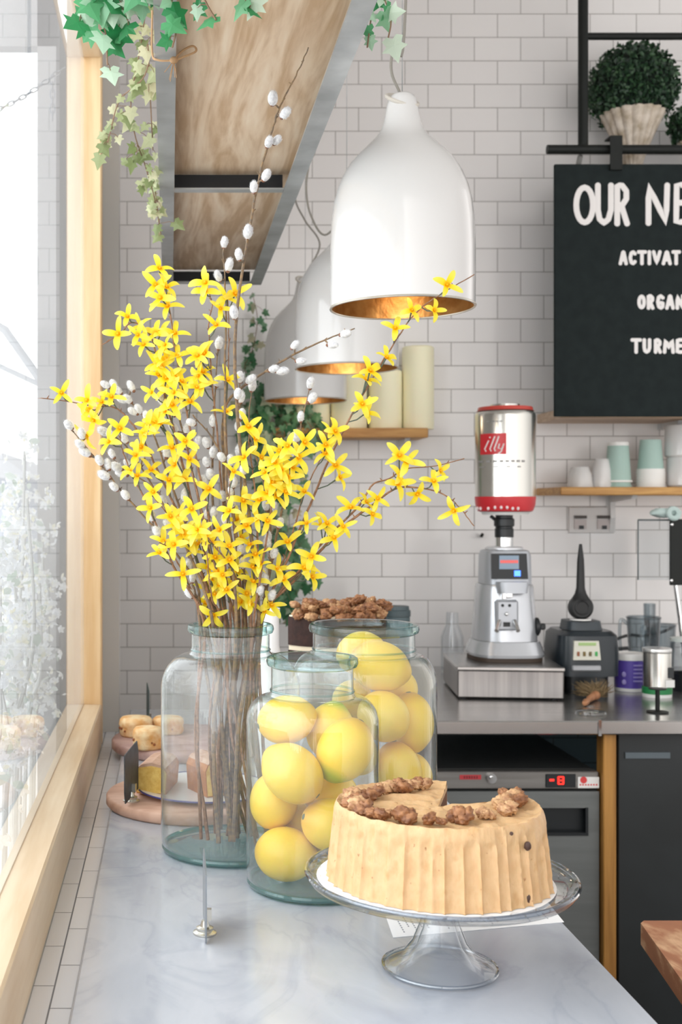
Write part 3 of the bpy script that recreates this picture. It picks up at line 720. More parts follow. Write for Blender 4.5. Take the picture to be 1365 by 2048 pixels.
MB().lathe([(0, 0), (18.5*s_, 0), (18.5*s_, .024), (17*s_, .026), (17*s_, .03), (20*s_, .033), (20*s_, .052), (17*s_, .055), (17*s_, .064), (0, .064)], (gx, GD, zf), 36).build('funnel', black, gr)
MB().tube([P(992, 1040, GD), P(982, 1032, GD)], .005, 8).build('funnel_clip', black, gr)
# the coffee tin upside-down in the funnel
tz = zf+.0642; ct = Vector((XX(1011, GD), GD, tz))
tn = thing('coffee_tin', 'shiny silver coffee tin with red logo square upside down on the grinder', 'tin', ct)
tin = M('tinplate', (222, 220, 214), .2, .95); tred = M('tin_red', (206, 44, 52), .35)
rt = 59*s_; ztt = ZY(826, GD)-tz
MB().lathe([(0, 0), (44*s_, 0), (46*s_, .006), (50*s_, .009)], ct, 48).build('neck_ring', white_p, tn)
MB().lathe([(50*s_, .0092), (54*s_, .012), (rt*.985, .03), (rt+.0006, .05), (rt+.0006, .052)], ct, 48).build('red_band', tred, tn)
MB().lathe([(rt, .0522), (rt, ztt-.01), (rt*.985, ztt-.003), (rt*.95, ztt), (rt*.93, ztt+.003), (rt*.88, ztt+.004)], ct, 64).build('body', tin, tn)
MB().lathe([(rt*.95, ztt+.0045), (rt*.91, ztt+.007), (rt*.9, ztt+.014), (rt*.88, ztt+.016)], ct, 48).build('rim', M('rim_red', (196, 70, 60), .35), tn)
MB().lathe([(rt*.875, ztt+.0155), (rt*.86, ztt+.012), (rt*.5, ztt+.012), (rt*.48, ztt+.024), (0, ztt+.026)], ct, 48).build('lid', tin, tn)
def wrap(px, py, off=.0012):     # point on the tin's front at a photo pixel
    x = XX(px, GD-rt)-ct.x; x = max(-rt*.98, min(rt*.98, x)); y = -math.sqrt(max((rt+off)**2-x*x, 0))
    return Vector((ct.x+x, ct.y+y, ZY(py, GD-rt)))
def wrap_patch(mb, x0, x1, y0, y1, off, n=8):
    b0 = len(mb.v)
    for i in range(n+1):
        for y in (y0, y1): mb.v.append(wrap(x0+(x1-x0)*i/n, y, off))
    for i in range(n): mb.face((b0+2*i, b0+2*i+1, b0+2*i+3, b0+2*i+2))
lp = MB(); wrap_patch(lp, 971, 1014, 866, 908, .0010); logo = lp.build('logo_square', tred, tn)
lt = MB()
for st in ([(979, 902), (977, 897), (983, 880)], [(987, 902), (985, 897), (993, 872)], [(994, 902), (992, 897), (1000, 872)], [(1001, 887), (999, 896), (1004, 898), (1009, 887), (1004, 903), (999, 907)]):
    lt.tube([wrap(x, y, .0016) for x, y in st], .0020, 8)
lt.ball(wrap(985, 874, .0016), .0024, 8, 6)
lt.build('logo_lettering', text_white, logo)
sp_ = MB()
for i in range(9):
    wrap_patch(sp_, 957+i*11, 964+i*11, 920, 924, .0008, 3)
    if i % 2: wrap_patch(sp_, 959+i*11, 966+i*11, 932, 934.5, .0008, 3)
for i in range(4): wrap_patch(sp_, 980+i*7, 985+i*7, 841, 843, .0008, 2)
sp_.build('small_print', M('print_grey', (150, 148, 146), .6), tn)
rp = MB()
for i in range(8): 
    p = wrap(961+i*11, 1017+(-2 if 2 < i < 6 else 0), 0); rp.ball(p+Vector((0, .003, 0)), (.004, .003, .005), 8, 6)
rp.build('band_print', M('print_white', (240, 225, 225), .6), tn)

# ================================================================== BLENDER BASE AND NEIGHBOURS
BD_ = 3.42; s_ = BD_/FPX; bx = XX(1162, BD_)
bl_ = thing('blender_base', 'black blender motor base with small white control panel', 'blender', (bx, BD_, .9))
loft(MB(), [(44*s_, .07, .9005, 0), (44*s_, .07, ZY(1345, BD_), 0)], bx, BD_, 5).build('foot', black, bl_)
loft(MB(), [(60*s_, .095, ZY(1344.5, BD_), 0), (61*s_, .096, ZY(1300, BD_), 0), (58*s_, .092, ZY(1266, BD_), 0), (50*s_, .08, ZY(1258, BD_), 0)], bx, BD_, 5).build('housing', M('blender_black', (34, 42, 48), .28), bl_)
loft(MB(), [(36*s_, .055, ZY(1257.5, BD_), 0), (33*s_, .05, ZY(1240, BD_), 0), (18*s_, .03, ZY(1238, BD_), 0)], bx, BD_, 4).build('jug_seat', M('blender_grey', (52, 60, 66), .4), bl_)
PY_ = BD_-.0985
pn = MB().prism([(XX(1149, PY_), ZY(1282, PY_)), (XX(1198, PY_), ZY(1282, PY_)), (XX(1202, PY_), ZY(1320, PY_)), (XX(1147, PY_), ZY(1320, PY_))], PY_-.003, PY_+.008).build('control_panel', M('panel_cream', (222, 220, 206), .5), bl_, False)
MB().box(XX(1157, PY_), XX(1192, PY_), PY_-.0045, PY_-.0032, ZY(1291, PY_), ZY(1285, PY_)).build('green_stripe', M('panel_green', (168, 196, 130), .5), pn, False)
for i, cc in enumerate(((150, 90, 60), (120, 100, 50), (110, 96, 60), (70, 170, 90))):
    MB().box(XX(1154+i*12, PY_), XX(1159+i*12, PY_), PY_-.006, PY_-.0032, ZY(1312, PY_), ZY(1303, PY_), bev=.0008).build('button', M('blender_button_%d' % i, cc, .5), pn, False)
MB().box(XX(1145, PY_), XX(1203, PY_), PY_-.004, PY_+.008, ZY(1342, PY_), ZY(1331, PY_), bev=.003).build('nameplate', M('plate_silver', (176, 178, 182), .4, .3), bl_, False)
# black round-headed tamper standing in the jug seat
TDp = BD_-.04
tp = P(1162, 1212, TDp); zst = ZY(1237.5, BD_)
tm = thing('black_tamper', 'black tamper with round head and long tapered handle standing on the blender', 'tamper', (tp.x, TDp, zst))
rh = 24*TDp/FPX; tpz = zst+rh+.002
MB().lathe([(0, -.014), (rh*.8, -.014), (rh, -.008), (rh, .008), (rh*.8, .014), (0, .014)], (tp.x, TDp, tpz), 40, 'y').torus((tp.x, TDp-.013, tpz), rh*.55, .003, 30, 8, Matrix.Rotation(R(90), 3, 'X')).build('head', M('rubber_black', (24, 25, 26), .5), tm)
MB().tube([(tp.x, TDp, tpz+rh*.7), (tp.x, TDp, tpz+rh*1.15), (tp.x, TDp, tpz+rh*1.6), (tp.x, TDp, ZY(1120, TDp)), (tp.x, TDp, ZY(1088, TDp))], [.025, .016, .012, .0095, .004], 16).build('handle', M('rubber_black', (24, 25, 26), .5), tm)
MB().lathe([(rh*.55, 0), (rh*.85, 0), (rh*.85, .004), (rh*.55, .004), (rh*.55, 0)], (tp.x, TDp, zst+.0003), 32).build('collar', white_p, tm)

def lathe_thing(name, label, cat, c, parts, seg=40, group=None):
    t = thing(name, label, cat, c, group)
    for nm, prof, mat_ in parts: MB().lathe(prof, c, seg).build(nm, mat_, t)
    return t
D = 3.42; c = Vector((XX(1259, D), D, .9004)); r = 31*D/FPX
lathe_thing('purple_tub', 'purple and white plastic tub between blender and metal canister', 'tub', c, [
    ('body', [(0, 0), (r*.86, 0), (r*.88, .003), (r*.9, .012), (r*.96, .088), (r*.96, .0885)], M('tub_purple', (92, 74, 170), .4)),
    ('bottom_band', [(r*.87, .0005), (r*.895, .0005), (r*.912, .01), (r*.905, .0102)], white_p),
    ('lid', [(r*.97, .089), (r, .089), (r, .104), (r*.96, .107), (r*.9, .104), (0, .104)], white_p)])
lt = MB()
for i in range(5): lt.box(c.x-.004, c.x+.028, c.y-r-.0012, c.y-r*.86, c.z+.03+i*.011, c.z+.034+i*.011)
for zq in (.028, .05): lt.ball((c.x-.026, c.y-r*.72, c.z+zq), (.007, .004, .008), 10, 6)
lt.build('label_print', M('tub_print', (168, 156, 216), .6), bpy.data.objects['purple_tub'], False)
D = 3.31; c = Vector((XX(1315, D), D, .9004)); r = 28*D/FPX; h = ZY(1296, D)-.9
cn = lathe_thing('metal_canister', 'shiny metal canister with green base band in front of the glass jugs', 'canister', c, [
    ('base_ring', [(0, 0), (r, 0), (r, .009), (r*.98, .0095)], white_p),
    ('green_band', [(r*1.03, .0098), (r*1.03, .028), (r*.99, .0285)], M('band_green', (44, 132, 76), .4)),
    ('body', [(r*.985, .029), (r*.985, h-.012), (r*.9, h-.011)], tin),
    ('lid', [(r*.99, h-.0105), (r, h-.01), (r, h-.002), (r*.96, h), (0, h-.002)], M('lid_silver', (226, 226, 224), .25, .7))])
MB().box(c.x+r*.45, c.x+r*.82, c.y-r*.93, c.y-r*.5, c.z+.055, c.z+.083).build('label', M('dark_label', (50, 52, 54), .6), cn, False)
MB().box(c.x+r*.2, c.x+r*.84, c.y-r*1.0, c.y-r*.5, c.z+.03, c.z+.05).build('label', white_p, cn, False)
D = 3.05; c = Vector((XX(1316, D), D, .9004)); s_ = D/FPX; h = ZY(1376, D)-.9
lathe_thing('small_stand', 'small black rod stand with disc foot at the front of the steel worktop', 'stand', c, [
    ('foot', [(0, 0), (21*s_, 0), (21*s_, .003), (8*s_, .005), (4*s_, .006)], black_m),
    ('rod', [(4.4*s_, .0062), (4.4*s_, h-.004)], black_m),
    ('top_disc', [(0, h-.0038), (17*s_, h-.0036), (17*s_, h-.001), (0, h)], black_m)])
# brush
D = 3.25
br_ = thing('dusting_brush', 'small wooden-handled brush lying in front of the blender', 'brush', (XX(1180, D), D, .9))
hp = [Vector((XX(1165, 3.16), 3.14, .909)), Vector((XX(1172, 3.2), 3.18, .911)), Vector((XX(1180, 3.22), 3.21, .912)), Vector((XX(1193, 3.25), 3.25, .913))]
MB().tube(smoothpath(hp, 5), [.0065, .008, .009, .0075, .006, .006, .007, .008, .009, .009, .009, .009, .010, .011, .012, .012], 12).build('handle', wood('brush_wood', (196, 140, 100), (160, 104, 70), (40, 40, 40)), br_)
bm_ = MB(); random.seed(5)
for i in range(420):
    a = hp[-1]+Vector((rr(-.02, .02), rr(-.004, .012), rr(-.006, .008))); d = Vector((rr(-.045, .045), rr(.0, .04), rr(-.002, .034)))
    e = a+d; e.z = max(e.z, .902); a.z = max(a.z, .903)
    bm_.tube([a, a.lerp(e, .5), e], [.0008, .0007, .0004], 3)
o = bm_.build('bristles', M('bristle', (126, 104, 70), .8, island=[(90, 70, 44), (150, 128, 92)]), br_); o['kind'] = 'stuff'
# clear lid lying on worktop
c = Vector((XX(1182, 3.04), 3.04, .9003)); r = .038
lathe_thing('glass_cover', 'small clear glass saucer lying on the worktop in front of the brush', 'cover', c, [('disc', [(0, .004), (r*.9, .004), (r, 0), (r*1.02, .0), (r*.96, .007), (r*.3, .009), (0, .009)], clear_glass), ('knob', [(.004, .0092), (.009, .012), (.009, .018), (0, .02)], clear_glass)])

# clear jugs behind the canister
def jug(px, D, r0, r1, h, lab, spoon=False):
    c = Vector((XX(px, D), D, .9004))
    t = thing('clear_jug', lab, 'jug', c)
    MB().lathe([(0, .004), (r0, .0), (r1, h), (r1-.003, h), (r0-.004, .008), (0, .008)], c, 36).build('body', grey_glass, t)
    MB().torus(c+Vector((0, 0, h)), r1-.0015, .003, 36, 8).build('rim', grey_glass, t)
    hp = [c+Vector((-r1*.95, 0, h*.9)), c+Vector((-r1-.02, 0, h*.95)), c+Vector((-r1-.018, 0, h*.5)), c+Vector((-r1*.8, 0, h*.3))]
    MB().tube(smoothpath(hp, 6), .005, 8).build('handle', grey_glass, t)
jug(1288, 3.52, .035, .048, ZY(1235, 3.52)-.9, 'clear plastic measuring jug standing behind the purple tub')
jug(1325, 3.62, .03, .04, ZY(1250, 3.62)-.9, 'second clear jug behind the metal canister')
c = Vector((XX(1300, 3.72), 3.72, .9004)); h = ZY(1207, 3.72)-.9
lathe_thing('clear_cylinder', 'tall clear narrow cylinder standing at the wall behind the jugs', 'cylinder', c, [('body', [(0, .003), (.016, 0), (.018, h), (.015, h), (.013, .01), (0, .01)], grey_glass), ('foot', [(0, 0), (.03, 0), (.03, .003), (.017, .005)], grey_glass)])
c = Vector((XX(1372, 3.42), 3.42, .9004)); h = ZY(1276, 3.42)-.9; r = .04
lathe_thing('lidded_jar', 'clear jar with pale lid cut off at the right edge of the worktop', 'jar', c, [('foot', [(0, 0), (r, 0), (r, .05), (r*.97, .051)], black), ('body', [(r*.97, .0515), (r, .055), (r, h-.015), (r*.9, h-.01)], grey_glass), ('lid', [(r*.92, h-.0095), (r*1.03, h-.009), (r*1.03, h), (0, h)], M('lid_pale', (200, 208, 204), .4))])
# black cable and plug behind the tub
cb = MB().tube(smoothpath([P(1222, 1286, 3.62), P(1240, 1276, 3.66), P(1262, 1270, 3.7), P(1290, 1272, 3.78), P(1325, 1264, 3.8), P(1345, 1255, 3.85)], 6), .005, 8)
cb.tube(smoothpath([P(1222, 1305, 3.62), P(1240, 1298, 3.68), P(1258, 1296, 3.72)], 6), .006, 8)
tag(cb.build('power_cable', black, org=P(1222, 1305, 3.62)), 'black power cable curving from the blender behind the tub', 'cable')
# acrylic box with black bracket at right
AD = 3.5
ab = thing('acrylic_dispenser', 'clear acrylic dispenser box with black metal bracket at right edge', 'dispenser', (XX(1320, AD), AD, ZY(1170, AD)))
def sheet(mb, pts): mb.add(pts, [(0, 1, 2, 3)])
m = MB(); sheet(m, [P(1278, 1040, AD), P(1350, 1040, AD), P(1350, 1160, AD), P(1278, 1160, AD)]); sheet(m, [P(1278, 1040, AD), P(1278, 1040, 3.9), P(1278, 1160, 3.9), P(1278, 1160, AD)])
m.build('panel', grey_glass, ab, False)
MB().tube([P(1277, 1040, AD), P(1345, 1040, AD)], .003, 6).tube([P(1277, 1040, AD), P(1277, 1160, AD)], .002, 6).build('edge', M('edge_grey', (96, 104, 106), .4), ab)
bk = MB().box(XX(1338, AD), XX(1375, AD), AD-.012, AD-.004, ZY(1170, AD), ZY(1038, AD), bev=.002).build('bracket', black_m, ab, False)
MB().ball(P(1345, 1049, AD-.013), (.005, .003, .005), 12, 8).ball(P(1344, 1161, AD-.013), (.005, .003, .005), 12, 8).build('screw', chrome, bk)
MB().tube([P(1352, 1168, AD+.01), P(1362, 1240, AD+.01), P(1372, 1330, AD+.01), Vector((XX(1374, AD+.01), AD+.01, .9005))], .007, 10).build('leg', chrome, ab)
m = MB().ball(P(1332, 1026, AD-.005), (.045, .02, .014), 18, 10, fn=lambda p: 1+.25*noise.noise(p*3)).torus(P(1348, 1027, AD-.03), .014, .008, 24, 8, Matrix.Rotation(R(80), 3, 'X'))
tag(m.build('folded_cloth', M('mint_cloth', (186, 204, 200), .7), org=P(1332, 1038, AD)), 'pale mint folded cloth resting on top of the acrylic box', 'cloth')
# wall sockets, hook
skt = thing('wall_socket', 'double power socket with two dark switches on the tiles under the cup shelf', 'socket', P(1185, 1060, 3.94))
MB().box(XX(1139, 3.94), XX(1230, 3.94), 3.94, 3.9495, ZY(1066, 3.94), ZY(1014, 3.94), bev=.002).build('plate', M('socket_plate', (214, 210, 208), .3), skt, False)
for x in (1161, 1207):
    MB().box(XX(x-12, 3.94), XX(x+12, 3.94), 3.932, 3.9398, ZY(1037, 3.94), ZY(1031, 3.94)).build('switch', M('switch_dark', (70, 62, 58), .5), skt, False)
    MB().box(XX(x-12, 3.94), XX(x+12, 3.94), 3.935, 3.9398, ZY(1058, 3.94), ZY(1039, 3.94)).build('outlet', M('outlet_pink', (192, 182, 180), .4), skt, False)
    MB().box(XX(x-3, 3.94), XX(x+6, 3.94), 3.932, 3.9349, ZY(1058, 3.94), ZY(1051, 3.94)).build('slot', black, skt, False)
hk = MB().tube([P(964, 1072, 3.949), P(964, 1072, 3.92), P(966, 1068, 3.915)], .005, 8)
tag(hk.build('wall_hook', black_m, org=P(964, 1072, 3.949)), 'tiny black hook on the tiles left of the coffee grinder', 'hook')
# dark lidded canister behind the far jar
D = 3.35; c = Vector((XX(795, D), D, .9004)); r = 24*D/FPX*1.1; h = ZY(1212, D)-.9
lathe_thing('dark_canister', 'dark grey lidded canister half hidden behind the rear lemon jar', 'canister', c, [('body', [(0, 0), (r*.92, 0), (r*.95, .004), (r*.95, h-.03), (r*.9, h-.029)], M('canister_grey', (84, 100, 104), .4)), ('lid', [(r, h-.0285), (r, h-.012), (r*.9, h-.01), (r*.86, h), (0, h+.002)], M('canister_lid', (70, 84, 88), .45))])
# stacked clear tumblers left of the tray
for i, (x, d) in enumerate(((905, 3.78),)):
    c = Vector((XX(x, d), d, .9004)); h = ZY(1225, d)-.9
    lathe_thing('glass_carafe', ('tall clear glass carafe on the worktop beside the steel box', 'clear glass carafe farther back, against the tiles')[i], 'carafe', c, [('body', [(0, .003), (.034, 0), (.035, .004), (.035, h*.6), (.02, h*.8), (.018, h), (.016, h), (.018, h*.79), (.032, h*.59), (.032, .01), (0, .01)], clear_glass)])

# ================================================================== GLASS JARS
def jar(name, cx, D, rb, rn, h, hs, hn, label):
    c = Vector((XX(cx, D), D, .9003)); t = thing(name, label, 'jar', c)
    body = [(rb*.93, .004), (rb*.985, .012), (rb, .028)]+[(rb, z) for z in (hs*.25, hs*.5, hs*.75, hs)]
    n = 10
    for k in range(1, n+1):
        a = k/n*math.pi/2; body.append((rn+.004+(rb-rn-.004)*math.cos(a), hs+(hn-hs)*math.sin(a)))
    body += [(rn+.001, hn+.004), (rn, hn+.010), (rn, h-.016)]
    MB().lathe(body, c, 72).build('body', jar_glass, t)
    MB().lathe([(rn-.0005, h-.0158), (rn+.005, h-.013), (rn+.0068, h-.008), (rn+.0055, h-.002), (rn+.002, h), (rn-.003, h-.0005), (rn-.004, h-.006), (rn-.0035, h-.015)], c, 72).build('rim', rim_glass, t)
    MB().lathe([(0, 0), (rb*.9, 0), (rb*.95, .003), (rb*.955, .006), (rb*.9, .009), (rb*.6, .011), (0, .016)], c, 72).build('base', base_glass, t)
    MB().torus(c+Vector((0, 0, .007)), rb*.945, .0045, 72, 8).build('base_ring', M_teal, t)
    MB().torus(c+Vector((0, 0, hn+.007)), rn+.0005, .0016, 64, 6).build('neck_bead', rim_glass, t)
    return c
M_teal = glass('teal_edge', (150, 216, 212), (60, 180, 176), power=1.3, gain=1.2, milk=.1)
J1 = jar('glass_jar', 461, 1.827, .1058, .0594, .344, .246, .298, 'tall clear glass jar holding the forsythia and pussy willow branches')
J2 = jar('glass_jar', 625, 1.653, .0909, .0565, .316, .226, .262, 'front clear glass jar full of lemons, just behind the caramel cake')
J3 = jar('glass_jar', 728, 1.90, .114, .080, .337, .240, .290, 'rear wide-mouthed glass jar of lemons nearest the steel worktop')

# ---- lemons
def lemon_fn(p):
    z = p.z
    return 1+.10*max(0, abs(z)-.80)/.2*1.6-.03*abs(z)
lem_meshes = []
def lemon_mat(name, green):
    m, nt, out = _new(name)
    b = nt.nodes.new('ShaderNodeBsdfPrincipled'); nt.links.new(b.outputs[0], out.inputs[0]); b.inputs['Roughness'].default_value = .38
    tc = nt.nodes.new('ShaderNodeTexCoord'); sp = nt.nodes.new('ShaderNodeSeparateXYZ'); nt.links.new(tc.outputs['Object'], sp.inputs[0])
    mr = nt.nodes.new('ShaderNodeMapRange'); mr.inputs['From Min'].default_value = -.046; mr.inputs['From Max'].default_value = .046
    nt.links.new(sp.outputs[2], mr.inputs['Value'])
    g = (176, 196, 70) if green else (232, 190, 40)
    col = ramp(nt, mr.outputs[0], [(0, rgb((222, 170, 30))), (.2, rgb((240, 202, 56))), (.8, rgb((242, 208, 72))), (.93, rgb(g))])
    nt.links.new(col, b.inputs['Base Color'])
    b.inputs['Subsurface Weight'].default_value = .15; b.inputs['Subsurface Scale'].default_value = .008
    v = coords(nt, (240,)*3); n = nt.nodes.new('ShaderNodeTexNoise'); n.inputs['Scale'].default_value = 1; nt.links.new(v, n.inputs['Vector'])
    bp = nt.nodes.new('ShaderNodeBump'); bp.inputs['Strength'].default_value = .25; bp.inputs['Distance'].default_value = .001
    nt.links.new(n.outputs['Fac'], bp.inputs['Height']); nt.links.new(bp.outputs[0], b.inputs['Normal'])
    return m
lem_a, lem_b = lemon_mat('lemon_skin', False), lemon_mat('lemon_skin_green', True)
stem_m = M('stem_end', (92, 104, 84), .7)
lem_proto = {}
def lemon_body(k, a, c, mat_):
    if k in lem_proto: return lem_proto[k]
    mb = MB(); prof = []
    n = 22
    for i in range(n+1):
        th = math.pi*i/n; z = -math.cos(th); r = math.sin(th)**.92
        tip = max(0, (z-.80)/.2); tip2 = max(0, (-z-.86)/.14)
        prof.append((max(r*a*(1-.10*tip), 0), z*c*(1+.10*tip**1.2+.03*tip2)))
    mb.lathe(prof, (0, 0, 0), 28)
    o = mb.build('peel', mat_); st = MB().lathe([(0, -c*1.045), (.0032, -c*1.04), (.0045, -c*1.02), (.003, -c*.985)], (0, 0, 0), 10).build('stem_end', stem_m)
    lem_proto[k] = (o, st); COL.objects.unlink(o); COL.objects.unlink(st)
    return lem_proto[k]
def lemon(pos, axis, label, size=1.0, green=False, elong=1.2, group=None):
    k = (round(size, 2), green, elong)
    pl, st = lemon_body(k, .0335*size, .0335*size*elong, lem_b if green else lem_a)
    t = bpy.data.objects.new('lemon', None); COL.objects.link(t); t.location = pos; t.empty_display_size = .02
    t.rotation_euler = Vector(axis).to_track_quat('Z', 'Y').to_euler()
    tag(t, label, 'lemon', group)
    for o in (pl, st):
        c = o.copy(); COL.objects.link(c); c.parent = t; c.location = (0, 0, 0)
# jar 2 (front)
LEMONS = (
    (568, 1729, 1.630, (1, -.25, -.05), 1.08, False, 1.12, 'pale lemon lying at the bottom of the front jar'),
    (648, 1662, 1.617, (1, .2, -.35), 1.06, False, 1.2, 'lemon in the front jar beside the cake, its dark stem end facing left'),
    (580, 1553, 1.612, (-.75, .35, .62), 1.12, False, 1.16, 'large lemon bulging at the left of the front jar, half-way up'),
    (692, 1505, 1.625, (-.5, -.1, -.85), 1.10, True, 1.2, 'big green-tipped lemon high on the right of the front jar'),
    (527, 1632, 1.655, (.2, .3, 1), 1.0, False, 1.15, 'half-hidden lemon against the left wall of the front jar'),
    (553, 1440, 1.69, (1, .2, .2), 1.0, False, 1.2, 'topmost left lemon of the front jar, behind the shoulder glare'),
    (655, 1455, 1.70, (.3, .2, 1), 1.0, True, 1.15, 'green-topped lemon under the neck of the front jar'),
    (668, 1590, 1.705, (1, .5, .1), 1.0, False, 1.15, 'shaded lemon deep in the front jar behind the big green-tipped one'),
    (600, 1640, 1.72, (.4, 1, .2), 1.0, False, 1.15, 'lemon at the very back of the front jar, middle height'),
    (660, 1738, 1.69, (.6, 1, 0), 1.0, False, 1.1, 'lemon on the floor of the front jar, hidden mostly by the cake stand'),
    # jar 3 (rear)
    (785, 1353, 1.828, (.9, -.1, -.25), 1.16, False, 1.18, 'large lemon just under the neck of the rear jar'),
    (735, 1312, 1.90, (1, .2, .4), 1.0, False, 1.15, 'topmost lemon in the neck of the rear jar'),
    (768, 1424, 1.835, (.4, -.5, -.3), 1.14, False, 1.06, 'round lemon below the large upper one in the rear jar'),
    (834, 1455, 1.868, (.1, -.1, -1), 1.02, False, 1.3, 'upright lemon against the right wall of the rear jar'),
    (797, 1535, 1.835, (.15, -.1, -1), 1.1, False, 1.28, 'tall pear-shaped lemon low in the rear jar, just above the cake'),
    (738, 1502, 1.83, (.5, .2, -.6), 1.0, False, 1.15, 'lemon of the rear jar squeezed behind the edge of the front jar'),
    (820, 1380, 1.95, (.2, 1, .3), .95, False, 1.15, 'lemon peeking out right behind the large upper one'),
    (853, 1552, 1.90, (.2, .3, -1), 1.0, False, 1.15, 'lemon at the lower right wall of the rear jar'),
    (705, 1400, 1.945, (.5, .8, .2), .95, False, 1.15, 'shaded lemon at the left back of the rear jar, below the topmost one'),
    (755, 1625, 1.86, (1, .3, 0), .98, False, 1.15, 'lowest lemon of the rear jar behind the cake'),
)
def settle(idx, c, prof, floor):
    """push the lemons apart and back inside their jar"""
    it = []
    for q in idx:
        px, py, D, axis, sz, gr_, el, lab = LEMONS[q]
        it.append([P(px, py, D), Vector(axis).normalized(), .0335*sz, .0335*sz*el*1.06, P(px, py, D)])
    def sup(l, d):
        t = l[1].dot(d); return math.sqrt(l[2]**2*(1-t*t)+l[3]**2*t*t)
    def inner(z):
        for (z0, r0), (z1, r1) in zip(prof, prof[1:]):
            if z <= z1: return r0+(r1-r0)*max(0, (z-z0)/(z1-z0))
        return prof[-1][1]
    for step in range(400):
        for a in range(len(it)):
            for b_ in range(a):
                d = it[a][0]-it[b_][0]; L = d.length or 1e-6; d /= L
                o = (sup(it[a], d)+sup(it[b_], d))*.965-L
                if o > 0: it[a][0] += d*o*.5; it[b_][0] -= d*o*.5
        for l in it:
            if step < 300: l[0] += (l[4]-l[0])*.02
            v = Vector((l[0].x-c.x, l[0].y-c.y, 0)); L = v.length
            if L > 1e-5:
                d = v/L; lim = min(inner(l[0].z-c.z), inner(l[0].z-c.z+sup(l, Vector((0, 0, 1)))*.6)+.006)-sup(l, d)-.0015
                if L > lim: l[0] -= d*(L-max(lim, 0))
            f = c.z+floor+sup(l, Vector((0, 0, 1)))
            if l[0].z < f: l[0].z = f
            t_ = c.z+prof[-1][0]-.018-sup(l, Vector((0, 0, 1)))
            if l[0].z > t_: l[0].z = t_
    for q, l in zip(idx, it):
        px, py, D, axis, sz, gr_, el, lab = LEMONS[q]; lemon(l[0], axis, lab, sz, gr_, el)
settle(range(0, 10), J2, [(0, .088), (.226, .088), (.262, .060), (.32, .055)], .014)
settle(range(10, len(LEMONS)), J3, [(0, .111), (.240, .111), (.290, .083), (.34, .078)], .015)

# ================================================================== CAKE STAND AND CAKE
SC = Vector((XX(880, 1.353), 1.353, .9003))
cst = thing('cake_stand', 'clear glass pedestal cake stand at the front of the marble counter', 'cake stand', SC)
stand_glass = glass('stand_glass', (252, 253, 254), (206, 214, 222), power=4, gain=1.6, ior=1.5)
MB().lathe([(.0635, .001), (.064, .003), (.0625, .0055), (.052, .010), (.040, .018), (.030, .032), (.022, .052), (.017, .072), (.0175, .082), (.026, .088), (.030, .0895)], SC, 72).lathe([(.060, .0012), (.050, .0045), (.036, .012), (.026, .026), (.0185, .046), (.014, .07), (.008, .078), (0, .079)], SC, 64).build('pedestal', stand_glass, cst)
MB().torus(SC+Vector((0, 0, .0034)), .0630, .0022, 72, 8).build('foot_rim', glass('foot_rim', (236, 240, 244), (208, 214, 222), gain=2.6), cst)
MB().lathe([(0, .090), (.03, .090), (.09, .0935), (.137, .0955), (.1465, .0985), (.1505, .105), (.1505, .1085), (.1485, .1095), (.1465, .108), (.142, .1045), (.136, .1032), (0, .1032)], SC, 96).build('plate', stand_glass, cst)
MB().torus(SC+Vector((0, 0, .1068)), .1492, .0026, 96, 8).build('plate_rim', glass('plate_rim', (226, 232, 240), (196, 204, 216), gain=2.4), cst)
sc_m = MB()
for i in range(26):
    a = 2*math.pi*i/26
    sc_m.torus(SC+Vector((math.cos(a)*.1415, math.sin(a)*.1415, .1052)), .0075, .0008, 14, 5)
sc_m.build('moulded_loops', clear_glass, cst)
cc = Vector((XX(869, 1.345), 1.345, SC.z+.1036))
o = MB().lathe([(0, 0), (.130, 0), (.131, .0008), (.130, .0016), (0, .0016)], cc, 80).build('cake_board', M('white_card', (236, 234, 232), .6), org=cc); tag(o, 'thin round white card under the caramel walnut cake', 'cake board')
random.seed(3)
CK = cc+Vector((.004, 0, .0022)); HC = .083; A0, A1 = R(72), R(380)
frost, nt, out = _new('caramel_frosting')
b = nt.nodes.new('ShaderNodeBsdfPrincipled'); nt.links.new(b.outputs[0], out.inputs[0]); b.inputs['Roughness'].default_value = .55
v = coords(nt, (60, 60, 40)); n = nt.nodes.new('ShaderNodeTexNoise'); n.inputs['Scale'].default_value = 1; n.inputs['Detail'].default_value = 8; nt.links.new(v, n.inputs['Vector'])
col = ramp(nt, n.outputs['Fac'], [(.3, rgb((196, 156, 110))), (.55, rgb((206, 170, 126))), (.72, rgb((190, 150, 102)))])
v2 = coords(nt, (150, 150, 150)); n2 = nt.nodes.new('ShaderNodeTexNoise'); n2.inputs['Scale'].default_value = 1; nt.links.new(v2, n2.inputs['Vector'])
c2 = ramp(nt, n2.outputs['Fac'], [(.70, (1, 1, 1, 1)), (.78, (.55, .42, .32, 1))])
mx = nt.nodes.new('ShaderNodeMix'); mx.data_type = 'RGBA'; mx.blend_type = 'MULTIPLY'; mx.inputs[0].default_value = 1
nt.links.new(col, mx.inputs[6]); nt.links.new(c2, mx.inputs[7]); nt.links.new(mx.outputs[2], b.inputs['Base Color'])
v3 = coords(nt, (70, 70, 22)); n3 = nt.nodes.new('ShaderNodeTexNoise'); n3.inputs['Scale'].default_value = 1; n3.inputs['Detail'].default_value = 7; nt.links.new(v3, n3.inputs['Vector'])
bp = nt.nodes.new('ShaderNodeBump'); bp.inputs['Strength'].default_value = .7; bp.inputs['Distance'].default_value = .004
nt.links.new(n3.outputs['Fac'], bp.inputs['Height']); nt.links.new(bp.outputs[0], b.inputs['Normal'])
